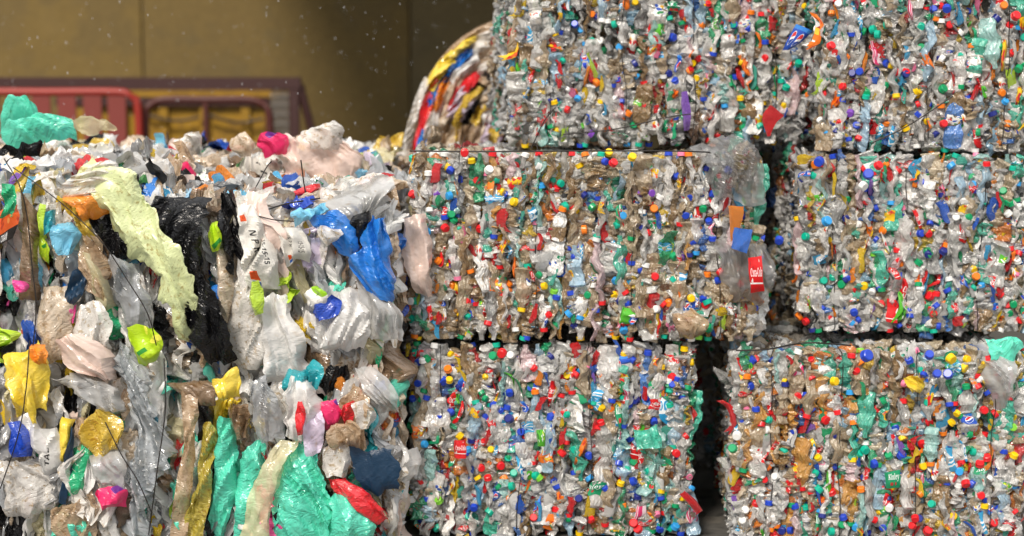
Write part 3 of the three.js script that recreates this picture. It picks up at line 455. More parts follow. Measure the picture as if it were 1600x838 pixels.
feature('LL', 'film_sheet', film(.66, .7, .73, .48, .14), [[176, 540], [192, 600], [206, 690], [188, 770], [200, 836]], [[206, 556], [246, 640], [268, 716], [246, 776], [212, 836]], { ...soft, bulge: .03, amp: .026, fold: 30, along: 1.4, jag: .03, z: .32, label: 'grey transparent sheet hanging down' });
feature('LL', 'plastic_bag', 'ochre', [[124, 660], [132, 690], [150, 716]], [[164, 640], [190, 670], [188, 704]], { ...soft, bulge: .04 });
feature('LL', 'film_sheet', 'clear', [[136, 710], [140, 740], [150, 766]], [[190, 706], [206, 736], [196, 760]], { ...soft, bulge: .05, amp: .022 });
feature('LL', 'film_sheet', 'milk', [[0, 716], [2, 770], [10, 810]], [[50, 716], [90, 756], [84, 800]], { ...soft, bulge: .05 });
feature('LL', 'film_sheet', 'tan', [[90, 790], [84, 815], [90, 845]], [[140, 772], [156, 800], [150, 845]], { ...soft, bulge: .05 });
feature('LL', 'plastic_bag', 'mint', [[112, 812], [108, 830], [112, 850]], [[132, 808], [142, 828], [140, 850]], { ...soft, bulge: .04 });
// upper right film bale
feature('UR', 'printed_sack', printMat(fertiliser), [[368, 322], [380, 380], [388, 452]], [[398, 318], [426, 380], [434, 450]], { ...soft, fit: true, amp: .02, crum: .01, bulge: .05, z: .265, label: 'white sack printed N P K and 15-15-15' });
feature('UR', 'printed_sack', printMat(fertiliser), [[432, 356], [436, 380], [440, 412]], [[470, 352], [486, 380], [484, 410]], { ...soft, fit: true, amp: .024, crum: .012, bulge: .05, z: .255, label: 'torn white sack with black print' });
feature('UR', 'film_sheet', 'milk', [[362, 420], [358, 500], [362, 570]], [[404, 430], [420, 500], [410, 576]], { ...soft, bulge: .06, amp: .02, fold: 16 });
feature('UR', 'film_sheet', 'white', [[402, 470], [408, 540], [424, 600]], [[448, 460], [470, 530], [490, 590]], { ...soft, bulge: .06, amp: .022, fold: 15 });
feature('UR', 'plastic_bag', 'lime', [[392, 440], [390, 468], [398, 494]], [[404, 438], [412, 462], [410, 488]], { ...soft, z: .31, bulge: .02 });
feature('UR', 'plastic_bag', 'sky', [[450, 336], [454, 342], [452, 350]], [[514, 314], [520, 326], [500, 340]], { ...soft, z: .3, bulge: .03, label: 'turquoise scrap lying on the edge' });
feature('UR', 'plastic_bag', 'blue', [[480, 342], [506, 368], [540, 400]], [[524, 326], [552, 352], [566, 396]], { ...soft, z: .29, bulge: .035, label: 'bright blue bag scrap' });
feature('UR', 'film_sheet', 'milk', [[494, 352], [498, 368], [508, 386]], [[530, 356], [536, 366], [530, 372]], { ...soft, z: .31, bulge: .02 });
feature('UR', 'plastic_bag', 'blue', [[578, 336], [566, 380], [550, 412], [574, 456]], [[604, 336], [612, 390], [617, 440], [614, 474]], { ...soft, z: .27, bulge: .05, amp: .02, fold: 18, label: 'bright blue bag hanging down' });
feature('UR', 'plastic_bag', 'black', [[552, 336], [546, 360], [556, 392]], [[576, 328], [578, 356], [570, 384]], { ...soft, z: .26, bulge: .04 });
feature('UR', 'film_sheet', 'clear', [[486, 314, -.1], [520, 336], [556, 362]], [[596, 272, -.15], [616, 290, -.05], [572, 336]], { ...soft, z: .24, bulge: .05, amp: .016, fold: 16 });
feature('UR', 'film_sheet', 'milk', [[480, 300, -.25], [500, 318, -.1], [520, 336]], [[580, 276, -.3], [606, 284, -.2], [600, 304, -.1]], { ...soft, z: .22, normal: V(0, 1, .5), bulge: .04 });
feature('UR', 'film_sheet', 'white', [[496, 448], [490, 496], [498, 550]], [[556, 446], [580, 488], [572, 546]], { ...soft, bulge: .06, amp: .024, fold: 14, z: .25 });
feature('UR', 'film_sheet', 'clear', [[552, 430], [566, 480], [580, 530]], [[592, 450], [632, 490], [628, 534]], { ...soft, bulge: .05, amp: .018, z: .24 });
feature('UR', 'plastic_bag', 'royal', [[486, 476], [488, 490], [494, 506]], [[518, 462], [530, 474], [522, 496]], { ...soft, z: .3, bulge: .03 });
feature('UR', 'printed_bag', printMats[1], [[472, 462], [476, 474], [486, 486]], [[500, 446], [514, 458], [510, 478]], { ...soft, z: .3, bulge: .03 });
feature('UR', 'plastic_bag', 'black', [[336, 330], [346, 390], [352, 430]], [[352, 324], [364, 380], [366, 430]], { ...soft, z: .24, bulge: .03 });
feature('UR', 'printed_bag', printMats[4], [[326, 350], [324, 372], [330, 396]], [[340, 346], [348, 366], [342, 390]], { ...soft, z: .27, bulge: .03 });
feature('UR', 'plastic_bag', 'blue', [[330, 446], [328, 470], [334, 500]], [[340, 444], [344, 466], [340, 496]], { ...soft, z: .27, bulge: .02 });
feature('UR', 'film_sheet', 'beige', [[336, 390], [340, 450], [336, 500]], [[356, 386], [362, 450], [356, 506]], { ...soft, z: .25 });
feature('UR', 'plastic_bag', 'red', [[460, 298, -.1], [466, 302, -.1], [462, 308, -.1]], [[496, 284, -.15], [500, 292, -.12], [488, 302, -.1]], { ...soft, z: .2, bulge: .03 });
// lower right film bale
feature('LR', 'plastic_bag', 'mint', [[444, 694], [428, 740], [424, 790], [428, 860]], [[492, 690], [510, 740], [518, 790], [512, 860]], { ...soft, bulge: .1, amp: .02, crum: .009, label: 'big mint green bag' });
feature('LR', 'plastic_bag', 'mint', [[344, 650], [336, 730], [318, 840]], [[366, 656], [370, 730], [352, 840]], { ...soft, bulge: .05, amp: .022 });
feature('LR', 'plastic_bag', 'mint', [[376, 700], [368, 760], [364, 840]], [[412, 690], [424, 760], [424, 840]], { ...soft, bulge: .04, amp: .022, z: .25 });
feature('LR', 'plastic_bag', 'mint', [[508, 776], [510, 810], [516, 856]], [[546, 772], [574, 806], [588, 850]], { ...soft, bulge: .06, amp: .018, z: .31 });
feature('LR', 'film_sheet', 'straw', [[432, 690], [400, 750], [368, 850]], [[468, 688], [432, 760], [420, 850]], { ...soft, z: .33, bulge: .03, amp: .014, label: 'yellowish transparent sheet' });
feature('LR', 'plastic_bag', 'navy', [[549, 704], [552, 738], [570, 772]], [[612, 701], [624, 734], [622, 766]], { ...soft, bulge: .045, amp: .004, crum: .003, z: .26, label: 'dark navy folded sack' });
feature('LR', 'plastic_bag', 'red', [[512, 750], [540, 784], [582, 824]], [[540, 748], [582, 776], [606, 812]], { ...soft, bulge: .04, z: .3, label: 'red bag' });
feature('LR', 'film_sheet', 'white', [[458, 590], [440, 640], [448, 684]], [[488, 592], [506, 636], [486, 692]], { ...soft, bulge: .07, amp: .028, fold: 18, z: .3 });
feature('LR', 'plastic_bag', 'red', [[464, 628], [461, 650], [464, 682]], [[472, 626], [478, 650], [473, 676]], { ...soft, z: .37, bulge: .02 });
feature('LR', 'film_sheet', 'lilac', [[474, 646], [474, 680], [482, 712]], [[500, 640], [504, 670], [500, 708]], { ...soft, z: .34, bulge: .03 });
feature('LR', 'plastic_bag', 'tan', [[516, 664], [514, 682], [524, 704]], [[548, 654], [566, 672], [560, 698]], { ...soft, z: .31, bulge: .06, amp: .014, fold: 22 });
feature('LR', 'printed_bag', printMats[5], [[500, 628], [500, 650], [508, 674]], [[524, 622], [534, 644], [526, 666]], { ...soft, z: .31, bulge: .04 });
feature('LR', 'plastic_bag', 'red', [[532, 634], [530, 648], [536, 662]], [[550, 626], [556, 644], [552, 660]], { ...soft, z: .3, bulge: .04 });
feature('LR', 'film_sheet', 'clear', [[552, 578], [566, 610], [590, 646]], [[584, 574], [620, 612], [624, 644]], { ...soft, z: .27, bulge: .06, amp: .02 });
feature('LR', 'film_sheet', 'milk', [[548, 630], [552, 650], [560, 672]], [[574, 626], [586, 650], [578, 670]], { ...soft, z: .3, bulge: .05 });
feature('LR', 'plastic_bag', 'yellow', [[330, 596], [334, 612], [340, 634]], [[366, 578], [376, 594], [372, 622]], { ...soft, z: .31, bulge: .05, label: 'yellow bag knot' });
feature('LR', 'plastic_bag', 'teal', [[444, 584], [442, 600], [452, 614]], [[490, 566], [508, 580], [498, 600]], { ...soft, z: .28, bulge: .05 });
feature('LR', 'film_sheet', 'olive', [[316, 650], [304, 740], [276, 846]], [[336, 670], [332, 756], [316, 846]], { ...soft, z: .3, bulge: .04, amp: .022, fold: 20 });
feature('LR', 'film_sheet', 'tan', [[284, 612], [286, 700], [262, 846]], [[312, 606], [304, 710], [294, 846]], { ...soft, z: .3, bulge: .04, amp: .022, fold: 18 });
feature('LR', 'plastic_bag', 'black', [[296, 616], [310, 650], [312, 690]], [[322, 612], [334, 640], [330, 690]], { ...soft, z: .27, bulge: .04 });
feature('LR', 'film_sheet', 'brown', [[262, 600], [282, 618], [300, 640]], [[320, 596], [340, 606], [336, 626]], { ...soft, z: .29, bulge: .05 });
feature('LR', 'film_sheet', 'haze', [[386, 596], [392, 640], [410, 690]], [[414, 586], [438, 630], [440, 686]], { ...soft, z: .31, bulge: .05, fold: 20 });
feature('LR', 'film_sheet', 'brown', [[362, 632], [360, 656], [368, 684]], [[384, 630], [392, 654], [386, 682]], { ...soft, z: .28, bulge: .05, fold: 20 });
feature('LR', 'film_sheet', 'milk', [[508, 700], [506, 720], [514, 746]], [[540, 690], [550, 716], [540, 746]], { ...soft, z: .29, bulge: .05 });
// tops of the rear film bales
const up = V(0, .8, .7);
feature('BL', 'plastic_bag', 'mint', [[-6, 166], [-4, 182], [-2, 200]], [[36, 152], [58, 164], [64, 186]], { ...soft, bulge: .06, z: -.75, normal: up, label: 'mint green bag in the corner' });
feature('BL', 'plastic_bag', 'mint', [[-8, 196], [4, 212], [24, 226]], [[70, 172], [104, 190], [122, 210]], { ...soft, bulge: .07, z: -.66, normal: up, label: 'mint green bag in front of the other' });
feature('BL', 'film_sheet', 'straw', [[102, 190], [116, 206], [136, 216]], [[148, 190], [176, 196], [182, 206]], { ...soft, bulge: .05, z: -.7, normal: up });
feature('BL', 'plastic_bag', 'black', [[-6, 228], [0, 236], [4, 246]], [[54, 224], [62, 232], [50, 242]], { ...soft, bulge: .03, z: -.45, normal: up });
feature('BR', 'film_sheet', 'pinkish', [[440, 214], [436, 250], [446, 292]], [[512, 200], [556, 236], [562, 286]], { ...soft, bulge: .13, z: -.75, amp: .022, label: 'big pinkish clear bag' });
feature('BR', 'film_sheet', 'milk', [[474, 206], [480, 216], [486, 236]], [[520, 188], [534, 206], [532, 236]], { ...soft, bulge: .06, z: -.68 });
feature('BR', 'printed_bag', printMats[5], [[398, 218], [402, 230], [410, 246]], [[436, 204], [452, 216], [446, 240]], { ...soft, bulge: .06, z: -.7, label: 'pink and red crumpled bag' });
feature('BR', 'film_sheet', 'beige', [[362, 216], [360, 230], [368, 246]], [[384, 206], [396, 224], [390, 244]], { ...soft, bulge: .06, z: -.72 });
feature('BR', 'film_sheet', 'milk', [[272, 216], [276, 230], [284, 244]], [[304, 200], [318, 216], [312, 240]], { ...soft, bulge: .06, z: -.72 });

// wires and twigs on the film bales
function wireAt(key, pts, r) { const b = filmBales[key] ?? bottleBales[key]; return wire(b, pts.map(p => b.worldToLocal(at(p[0], p[1], p[2]))), r); }
wireAt('UL', [[6, 248, .3], [30, 290, .37], [42, 340, .37], [50, 420, .37], [56, 480, .37], [50, 552, .36]], .0022);
wireAt('UL', [[20, 262, .3], [60, 290, .37], [110, 330, .38], [160, 380, .4], [200, 440, .4], [230, 490, .4], [244, 540, .36]], .0022);
wireAt('LL', [[46, 532, .38], [40, 610, .41], [28, 680, .42], [0, 764, .38]], .0022);
wireAt('LL', [[164, 660, .38], [190, 712, .4], [214, 750, .41], [236, 800, .39]], .0022);
wireAt('LL', [[256, 560, .34], [258, 640, .37], [246, 730, .39], [232, 836, .38]], .0022);
function twig(key, pts, r) { const b = filmBales[key]; return part('twig', tube(pts.map(p => b.worldToLocal(at(p[0], p[1], p[2]))), r, 20, 6), wireMat, b); }
twig('UR', [[390, 308, .1], [402, 288, .08], [416, 262, .04], [424, 252, .04]], .0024);
twig('UR', [[478, 306, .1], [474, 282, .1], [470, 250, .1]], .0026);
twig('UR', [[410, 330, .24], [450, 318, .2], [500, 310, .16]], .0028);
twig('UR', [[404, 338, .26], [430, 344, .27], [460, 346, .26]], .0024);

// ---------------------------------------------------------------- pieces that stand out on the bottle bales
const CLEARFILM = film(.62, .62, .62, .85, .3, .004), plain = (r, g, b, t = .05) => film(r, g, b, t, .25, .004);
const small = { fit: true, amp: .004, bulge: .018, fold: 14, crum: .004, jag: .004, tuck: .012, dirt: .05 };
feature('C', 'label_sheet', LAB.redScript, [[1168, 404], [1171, 430], [1174, 458]], [[1190, 400], [1192, 430], [1195, 456]], { ...small, z: .09, label: 'red label with white script' });
feature('C', 'label_sheet', plain(.015, .13, .55), [[1148, 356], [1146, 374], [1142, 388]], [[1176, 358], [1172, 378], [1166, 396]], { ...small, z: .08, label: 'deep blue label' });
feature('C', 'label_sheet', SCR.orange, [[1138, 322], [1140, 344], [1144, 378]], [[1162, 322], [1160, 344], [1154, 368]], { ...small, z: .06 });
feature('C', 'film_sheet', CLEARFILM, [[1084, 232, -.12], [1100, 262], [1112, 310]], [[1150, 212, -.2], [1192, 246, -.02], [1190, 320]], { ...soft, z: .02, bulge: .0, amp: .022, fold: 22, crum: .01, tuck: .01, label: 'clear film draped over the top corner' });
feature('C', 'film_sheet', CLEARFILM, [[1120, 380], [1126, 430], [1140, 468]], [[1196, 376], [1206, 430], [1196, 470]], { ...soft, z: .02, bulge: .04, amp: .022, fold: 18 });
feature('C', 'film_sheet', FILM.tan, [[1050, 490], [1056, 510], [1064, 528]], [[1084, 482], [1104, 504], [1096, 526]], { ...soft, z: .03, bulge: .03, amp: .014, crum: .012, fold: 20 });
feature('C', 'film_sheet', FILM.pinkish, [[632, 340], [630, 400], [652, 460]], [[664, 330], [676, 400], [680, 462]], { ...soft, z: .03, bulge: .05, amp: .016 });
feature('A', 'label_sheet', SCR.purple, [[1066, 142], [1065, 170], [1070, 204]], [[1074, 142], [1078, 172], [1078, 204]], { ...small, z: -.5, label: 'purple plastic strip' });
feature('A', 'label_sheet', SCR.red, [[1204, 164], [1192, 182], [1198, 214]], [[1224, 180], [1212, 192], [1204, 214]], { ...small, z: -.42, label: 'red torn label' });
feature('A', 'label_sheet', LAB.blueRoundel, [[1244, 38], [1234, 54], [1222, 78]], [[1270, 48], [1254, 64], [1232, 78]], { ...small, z: -.34, label: 'blue label with round emblem' });
feature('F', 'label_sheet', LAB.greenFruit, [[1384, 738], [1385, 750], [1386, 764]], [[1406, 734], [1407, 748], [1406, 762]], { ...small, z: .28, label: 'green label with white script' });
feature('F', 'film_sheet', FILM.clear, [[1528, 540, -.1], [1540, 580], [1552, 640]], [[1572, 536, -.1], [1584, 580], [1580, 640]], { ...soft, z: .24, bulge: .04, amp: .014 });
feature('F', 'film_sheet', FILM.mint, [[1536, 536, -.15], [1546, 546, -.05], [1552, 556]], [[1600, 530, -.15], [1596, 540, -.05], [1586, 552]], { ...soft, z: .24, normal: V(0, 1, .4), bulge: .03, crum: .01 });
feature('F', 'film_sheet', FILM.yellow, [[1410, 590], [1414, 604], [1424, 618]], [[1440, 586], [1448, 600], [1440, 616]], { ...soft, z: .26, bulge: .03, amp: .012, crum: .012, fold: 24 });
feature('E', 'label_sheet', LAB.redScript, [[710, 688], [709, 702], [710, 716]], [[728, 688], [729, 702], [728, 716]], { ...small, z: .06 });
feature('E', 'label_sheet', SCR.red, [[1062, 774], [1076, 788], [1088, 804]], [[1070, 768], [1088, 782], [1098, 798]], { ...small, z: .05, label: 'red strip sticking out at the gap' });
feature('E', 'label_sheet', LAB.limeLeaf, [[838, 672], [839, 684], [840, 698]], [[852, 672], [853, 684], [852, 698]], { ...small, z: .06 });
feature('E', 'bottle_sleeve', PET.teal, [[990, 672], [989, 686], [990, 700]], [[1030, 668], [1032, 684], [1030, 698]], { ...soft, z: .04, bulge: .03, amp: .012, crum: .012, fold: 26 });
wireAt('C', [[640, 236, .02], [760, 237, .03], [900, 236, .03], [1040, 236, .02], [1110, 238, .0]], .0026);
wireAt('A', [[830, 232, -.45], [850, 190, -.44], [868, 168, -.44]], .0025);
wireAt('A', [[880, 210, -.44], [960, 202, -.43], [1040, 184, -.42], [1080, 178, -.42]], .0025);
wireAt('B', [[1362, 224, -.12], [1420, 196, -.12], [1490, 150, -.12]], .0025);
wireAt('F', [[1150, 548, .18], [1200, 546, .2], [1260, 536, .1], [1330, 540, .2]], .003);

// caps that stand out by their size
for (const [key, px, py, z, c, sc, tx, ty] of [['F', 1352, 557, .27, 'blue', 1.75, 0, .3], ['F', 1484, 559, .27, 'yellow', 1.5, 0, .1], ['F', 1452, 556, .26, 'blue', 1.3, -.4, .3], ['F', 1464, 585, .27, 'blue', 1.25, 0, 0], ['F', 1482, 586, .27, 'blue', 1.4, .2, 0], ['F', 1302, 596, .27, 'yellow', 1.3, .1, .2], ['F', 1152, 680, .26, 'white', 1.3, -.8, 0], ['F', 1146, 702, .26, 'green', 1.3, -.9, 0], ['C', 987, 247, .05, 'yellow', 1.25, 0, .2], ['C', 957, 256, .05, 'red', 1.25, 0, .2], ['C', 944, 252, .04, 'blue', 1.1, .1, .3], ['C', 726, 238, .05, 'red', 1.2, .2, .3], ['C', 1218, 374, -.02, 'blue', 1.3, .3, 0], ['D', 1281, 252, -.1, 'blue', 1.5, 0, .3], ['D', 1357, 273, -.1, 'blue', 1.6, 0, 0], ['D', 1290, 347, -.1, 'sky', 1.5, 0, 0], ['D', 1371, 260, -.1, 'red', 1.3, 0, .1], ['D', 1347, 289, -.1, 'white', 1.4, .2, 0], ['B', 1480, 12, -.14, 'blue', 1.3, 0, 0], ['B', 1586, 26, -.14, 'red', 1.4, 0, 0], ['A', 1297, 73, -.15, 'red', 1.3, .2, 0], ['A', 1276, 46, -.3, 'white', 1.4, .3, 0], ['E', 785, 551, .05, 'red', 1.4, 0, .2], ['E', 772, 557, .05, 'green', 1.3, 0, 0], ['E', 1056, 708, .05, 'red', 1.2, 0, 0], ['E', 998, 828, .06, 'red', 1.3, 0, 0], ['E', 990, 818, .06, 'red', 1.3, .2, 0]]) {
  const b = bottleBales[key], o = part('loose_cap', capGeo, CAP[c], b); o.position.copy(b.worldToLocal(at(px, py, z))); o.quaternion.setFromUnitVectors(V(0, 1, 0), V(tx + .7 * Math.sin(px), ty + .6 * Math.cos(px * 1.7), 1).normalize()); o.scale.setScalar(sc * .78);
}
// ---------------------------------------------------------------- bales standing behind the gaps
bottleBale('R1', 'dark rear bale of bottles deep in the gap between the ground bales', { px0: 960, px1: 1400, y0: .01, h: .74, zf: -1.1, seed: 21, mix: grp.grey, caps: 20, scraps: 15, d: .8 });
bottleBale('R2', 'dark rear bale of bottles deep in the gap between the middle bales', { px0: 1040, px1: 1480, y0: .755, h: .68, zf: -1.25, seed: 22, mix: grp.grey, caps: 20, scraps: 15, d: .8 });
filmBale('RS', 'rear supporting film bale, in the notch between film bales and bottle bales', { px0: 545, px1: 820, y0: .01, h: 1.23, zf: -1.75, d: 1.1, seed: 47, front: 40, top: 50, side: 6 });

// the round bale of layered sheets behind the top bottle bale
{
  const zc = -1.95, base = at(800, 246, zc), g = thing('sheet_bale', 'rounded bale of layered coloured sheets, out of focus beside the wall', 'bale', V(base.x, base.y, zc - .45));
  const P = (a, rx, ry, dz) => { const q = at(806 - rx * Math.cos(a), 250 - ry * Math.sin(a), zc); return g.worldToLocal(V(q.x, q.y, zc + dz)); };
  const cols = [['milk', 'yellow', 'tan'], ['red', 'yellow', 'milk'], ['blue', 'blue', 'milk'], ['milk', 'orange', 'white'], ['tan', 'white', 'beige'], ['beige', 'red', 'milk'], ['tan', 'lilac', 'black'], ['beige', 'ochre', 'tan'], ['ochre', 'lilac', 'milk'], ['tan', 'black', 'beige'], ['brown', 'ochre', 'milk']];
  const lr = rngOf(88);
  [...cols, ...cols.slice(4)].forEach((c, ii) => { const i = ii * .62; let a0 = -.05; for (let k = 0; k < 3; k++) {
    const a1 = a0 + lerp(.35, .75, lr()), l = [], r = [], o1 = lr() * 9 - 4, o2 = 9 + lr() * 9; for (let j = 0; j <= 4; j++) { const a = lerp(a0, a1, j / 4), q = 3 * (lr() - .5); l.push(P(a, 174 + o1 + q - i * 14.5, 218 + o1 + q - i * 17, (lr() - .5) * .05)); r.push(P(a, 174 + o1 - o2 + q - i * 14.5, 216 + o1 - o2 - i * 17, (lr() - .5) * .05)); }
    part('sheet_layer', sheet({ left: l, right: r, seed: 700 + ii * 3 + k, bulge: .02 + .03 * lr(), amp: .02, fold: 34, crum: .008, tuck: .03, nu: 9, nv: 20 }), FILM[c[k]], g); a0 = a1 - .07;
  } });
  const sh = new THREE.Shape(); for (let j = 0; j <= 24; j++) { const a = j / 24 * Math.PI, q = V(-.5 * Math.cos(a), .64 * Math.sin(a), 0); j ? sh.lineTo(q.x, q.y) : sh.moveTo(q.x, q.y); }
  const core = part('packed_core', new THREE.ExtrudeGeometry(sh, { depth: .85, bevelEnabled: false }).translate(.02, 0, -.42), FILM.tan, g);
}

// ---------------------------------------------------------------- yard: ground, wall, steel frame, barriers, skip
const groundMap = noiseColour(512, 61, [.12, .115, .105], [[[.06, .058, .055], 5, .1, .8], [[.2, .18, .15], 14, .6, .5], [[.03, .03, .03], 31, .75, .8]]); groundMap.repeat.set(.25, .25);
{
  const g = new THREE.PlaneGeometry(120, 120, 1, 1).rotateX(-Math.PI / 2), uv = g.attributes.uv; for (let i = 0; i < uv.count; i++) uv.setXY(i, uv.getX(i) * 120, uv.getY(i) * 120);
  structure('ground', g, new THREE.MeshStandardMaterial({ map: groundMap, roughness: .42, bumpMap: wallBump, bumpScale: .01 }));
}
{
  const zW = -9, w = thing('warehouse_wall', 'ochre and grey-brown concrete panel wall at the back of the yard', 'wall', V(0, 0, zW));
  const m1 = noiseColour(512, 71, [.17, .112, .026], [[[.13, .09, .03], 3, .0, .5], [[.2, .135, .04], 6, .45, .3]]), m2 = noiseColour(512, 73, [.16, .107, .028], [[[.13, .092, .032], 3, .1, .5], [[.115, .088, .036], 5, .5, .4]]), m3 = noiseColour(512, 79, [.15, .112, .045], [[[.12, .092, .042], 3, .1, .5], [[.17, .125, .05], 7, .5, .4]]);
  for (const t of [m1, m2, m3]) t.repeat.set(.3, .3);
  const mats = [m1, m2, m3].map(t => new THREE.MeshStandardMaterial({ map: t, roughness: .85, bumpMap: wallBump, bumpScale: .006 }));
  const panel = (x0, x1, m) => { const g = box(x0 + .009, 0, -.06, x1 - .009, 7, 0), p = g.attributes.position, uv = g.attributes.uv; for (let i = 0; i < p.count; i++) uv.setXY(i, p.getX(i) + p.getZ(i), p.getY(i)); part('wall_panel', g, m, w); };
  const xs = px => at(px, 60, zW).x, xA = xs(222), xB = xs(640);
  panel(xA - 6.2, xA - 3.1, mats[0]); panel(xA - 3.1, xA, mats[0]); panel(xA, xB, mats[1]); panel(xB, xB + 3.1, mats[2]); panel(xB + 3.1, xB + 6.2, mats[2]); panel(xB + 6.2, xB + 9.3, mats[2]);
  part('wall_backing', box(-12, 0, -.3, 12, 7.02, -.03), new THREE.MeshStandardMaterial({ color: lin(.12, .075, .02), roughness: .9 }), w);
}
{ // flat canopy over the right end of the wall; it keeps that end in shade
  const c = thing('loading_canopy', 'flat loading canopy fixed to the wall behind the bottle bales', 'canopy', V(0, 0, -9)), m = new THREE.MeshStandardMaterial({ color: lin(.3, .29, .27), roughness: .7 }), x0 = -2.55;
  part('canopy_slab', box(x0, 3.9, .002, 7, 4.06, 5.0), m, c); part('fascia', box(x0 - .02, 3.84, 5.002, 7.02, 4.12, 5.04), m, c);
  for (const x of [1.2, 4, 6.8]) part('post', new THREE.CylinderGeometry(.06, .06, 3.9, 14).translate(x, 1.95, 4.85), m, c);
}
const rust = new THREE.MeshStandardMaterial({ color: lin(.045, .014, .012), roughness: .6 }), redPaint = new THREE.MeshStandardMaterial({ color: lin(.3, .022, .012), roughness: .45 }), redSlat = new THREE.MeshStandardMaterial({ color: lin(.2, .035, .026), roughness: .5 }), darkRed = new THREE.MeshStandardMaterial({ color: lin(.07, .012, .008), roughness: .5 }), yellowPaint = new THREE.MeshStandardMaterial({ map: noiseColour(256, 91, [.36, .2, .008], [[[.24, .13, .008], 6, .2, .6], [[.12, .06, .02], 14, .6, .7]]), roughness: .5 }), greySteel = new THREE.MeshStandardMaterial({ color: lin(.22, .2, .18), roughness: .55, metalness: .3 });
{
  const z = -5.6, X = px => at(px, 130, z).x, Y = py => at(400, py, z).y, top = Y(121), bot = Y(138), g = thing('steel_frame', 'dark maroon steel frame with top beam and slanting leg', 'frame', V(0, 0, z));
  part('top_beam', box(X(-60), bot, -.04, X(470), top, .04), rust, g);
  for (const px of [-60, 452]) part('post', box(X(px), 0, -.035, X(px + 15), bot - .002, .035), rust, g);
  part('brace', tube([V(X(468), bot + .02, 0), V(X(478), Y(176), -.02), V(X(500), Y(265), -.06), V(X(560), 0, -.12)], .028, 12, 8), rust, g);
  for (let k = 0; k < 6; k++) part('mesh_bar', box(X(424 + k * 4.6), .3, -.012, X(426.2 + k * 4.6), bot - .002, .012), greySteel, g);
  for (let k = 0; k < 5; k++) part('mesh_bar', box(X(421), Y(150 + k * 15), .014, X(452), Y(148 + k * 15), .022), greySteel, g);
}
function barrier(z, px0, px1, py, m, label, fill) {
  const X = px => at(px, 150, z).x, t = at(300, py, z).y, x0 = X(px0), x1 = X(px1), r = .12, g = thing('barrier', label, 'barrier', V(0, 0, z));
  const pts = [V(x0, .02, 0), V(x0, t * .5, 0), V(x0, t - r, 0), V(x0 + r * .3, t - r * .3, 0), V(x0 + r, t, 0), V((x0 + x1) / 2, t, 0), V(x1 - r, t, 0), V(x1 - r * .3, t - r * .3, 0), V(x1, t - r, 0), V(x1, t * .5, 0), V(x1, .02, 0)];
  part('tube_frame', tube(pts, .026, 90, 10), m, g); part('bottom_rail', tube([V(x0, .25, 0), V((x0 + x1) / 2, .25, 0), V(x1, .25, 0)], .02, 6, 8), m, g);
  for (const s of [x0, x1]) part('foot', box(s - .03, 0, -.22, s + .03, .025, .22), m, g);
  fill(g, X, t);
}
barrier(-5.3, -90, 215, 144, redPaint, 'red tubular barrier with wide upright slats', (g, X, t) => { for (const p of [-70, -30, 10, 50, 90, 130, 168]) part('slat', box(X(p), .25, -.012, X(p + 28), t - .015, .012), redSlat, g); });
barrier(-5.36, 226, 420, 156, darkRed, 'dark red tubular barrier in front of the yellow skip', (g, X, t) => { part('middle_post', box(X(317), .25, -.02, X(324), t - .01, .02), darkRed, g); });
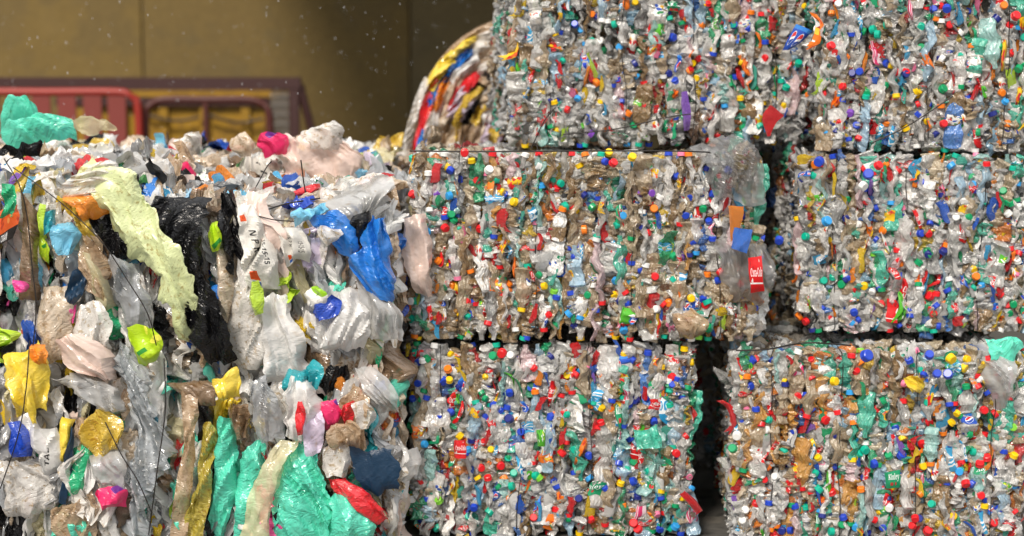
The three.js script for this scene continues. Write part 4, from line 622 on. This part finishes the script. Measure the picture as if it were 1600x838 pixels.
{
  const z = -6.4, X = px => at(px, 170, z).x, y = at(300, 158, z).y, g = thing('skip', 'yellow steel skip behind the barriers', 'skip', V(0, 0, z - .9)), x0 = X(96), x1 = X(416);
  part('front_side', box(x0, .15, .86, x1, y, .9), yellowPaint, g); part('back_side', box(x0, .15, -.9, x1, y, -.86), yellowPaint, g);
  for (const [a, b] of [[x0, x0 + .04], [x1 - .04, x1]]) part('end_side', box(a, .15, -.857, b, y, .857), yellowPaint, g);
  part('floor_plate', box(x0, .1, -.9, x1, .148, .9), rust, g);
  for (const s of [.93, -.93]) part('rim', box(x0 - .03, y - .03, s - .028, x1 + .03, y + .03, s + .028), rust, g);
  for (let k = 0; k < 5; k++) part('rib', box(lerp(x0, x1, (k + .5) / 5) - .03, .15, .902, lerp(x0, x1, (k + .5) / 5) + .03, y - .033, .94), yellowPaint, g);
  for (const x of [x0 + .25, x1 - .25]) part('skid', box(x - .06, 0, -.85, x + .06, .098, .85), rust, g);
  const Zc = .98, yq = py => at(300, py, z + .1).y; part('cable', tube([V(X(226), yq(174), Zc - .02), V(X(246), yq(184), Zc), V(X(280), yq(189), Zc), V(X(314), yq(184), Zc)], .012, 24, 6), wireMat, g); part('cable', tube([V(X(326), yq(180), Zc), V(X(350), yq(187), Zc), V(X(380), yq(192), Zc), V(X(414), yq(186), Zc)], .012, 24, 6), wireMat, g);
}
// litter on the ground along the foot of the bales
{
  const rng = rngOf(501), n = 240, im = shadows(new THREE.InstancedMesh(scrapKinds[2], stuffFilm, n)); im.name = 'plastic_litter'; im.userData = { kind: 'stuff', label: 'small scraps of plastic strewn along the foot of the bales', category: 'litter' };
  const mix = [['clear', 30], ['white', 20], ['tan', 14], ['grey', 12], ['red', 5], ['blue', 5], ['green', 4], ['teal', 4], ['yellow', 4], ['orange', 3]];
  for (let i = 0; i < n; i++) { im.setMatrixAt(i, new THREE.Matrix4().compose(V(lerp(-2, 2.1, rng()), .012 + .02 * rng(), lerp(.08, .75, rng())), orient(V(rng() - .5, .1 * rng(), rng() - .5), V((rng() - .5) * .6, 1, (rng() - .5) * .6)), V(1, 1, 1).multiplyScalar(lerp(.6, 1.4, rng())))); const c = tints[pick(rng, mix)]; im.setColorAt(i, lin(...c)); }
  scene.add(im);
}
// falling rain between the bales and the wall
{
  const rng = rngOf(601), n = 330, im = new THREE.InstancedMesh(new THREE.SphereGeometry(1, 8, 6), new THREE.MeshPhysicalMaterial({ color: lin(.9, .92, .95), roughness: .08, transmission: .3, thickness: 0 }), n); im.name = 'rain'; im.userData = { kind: 'stuff', label: 'rain drops falling in front of the back wall', category: 'rain' };
  for (let i = 0; i < n; i++) { const z = lerp(-5, -1.2, rng()), p = at(lerp(-60, 760, rng()), lerp(-30, 230, rng()), z), s = lerp(.0006, .0015, rng()); im.setMatrixAt(i, new THREE.Matrix4().compose(p, new THREE.Quaternion(), V(s, s * lerp(2, 4, rng()), s))); }
  scene.add(im);
}

renderer.render(scene, camera);
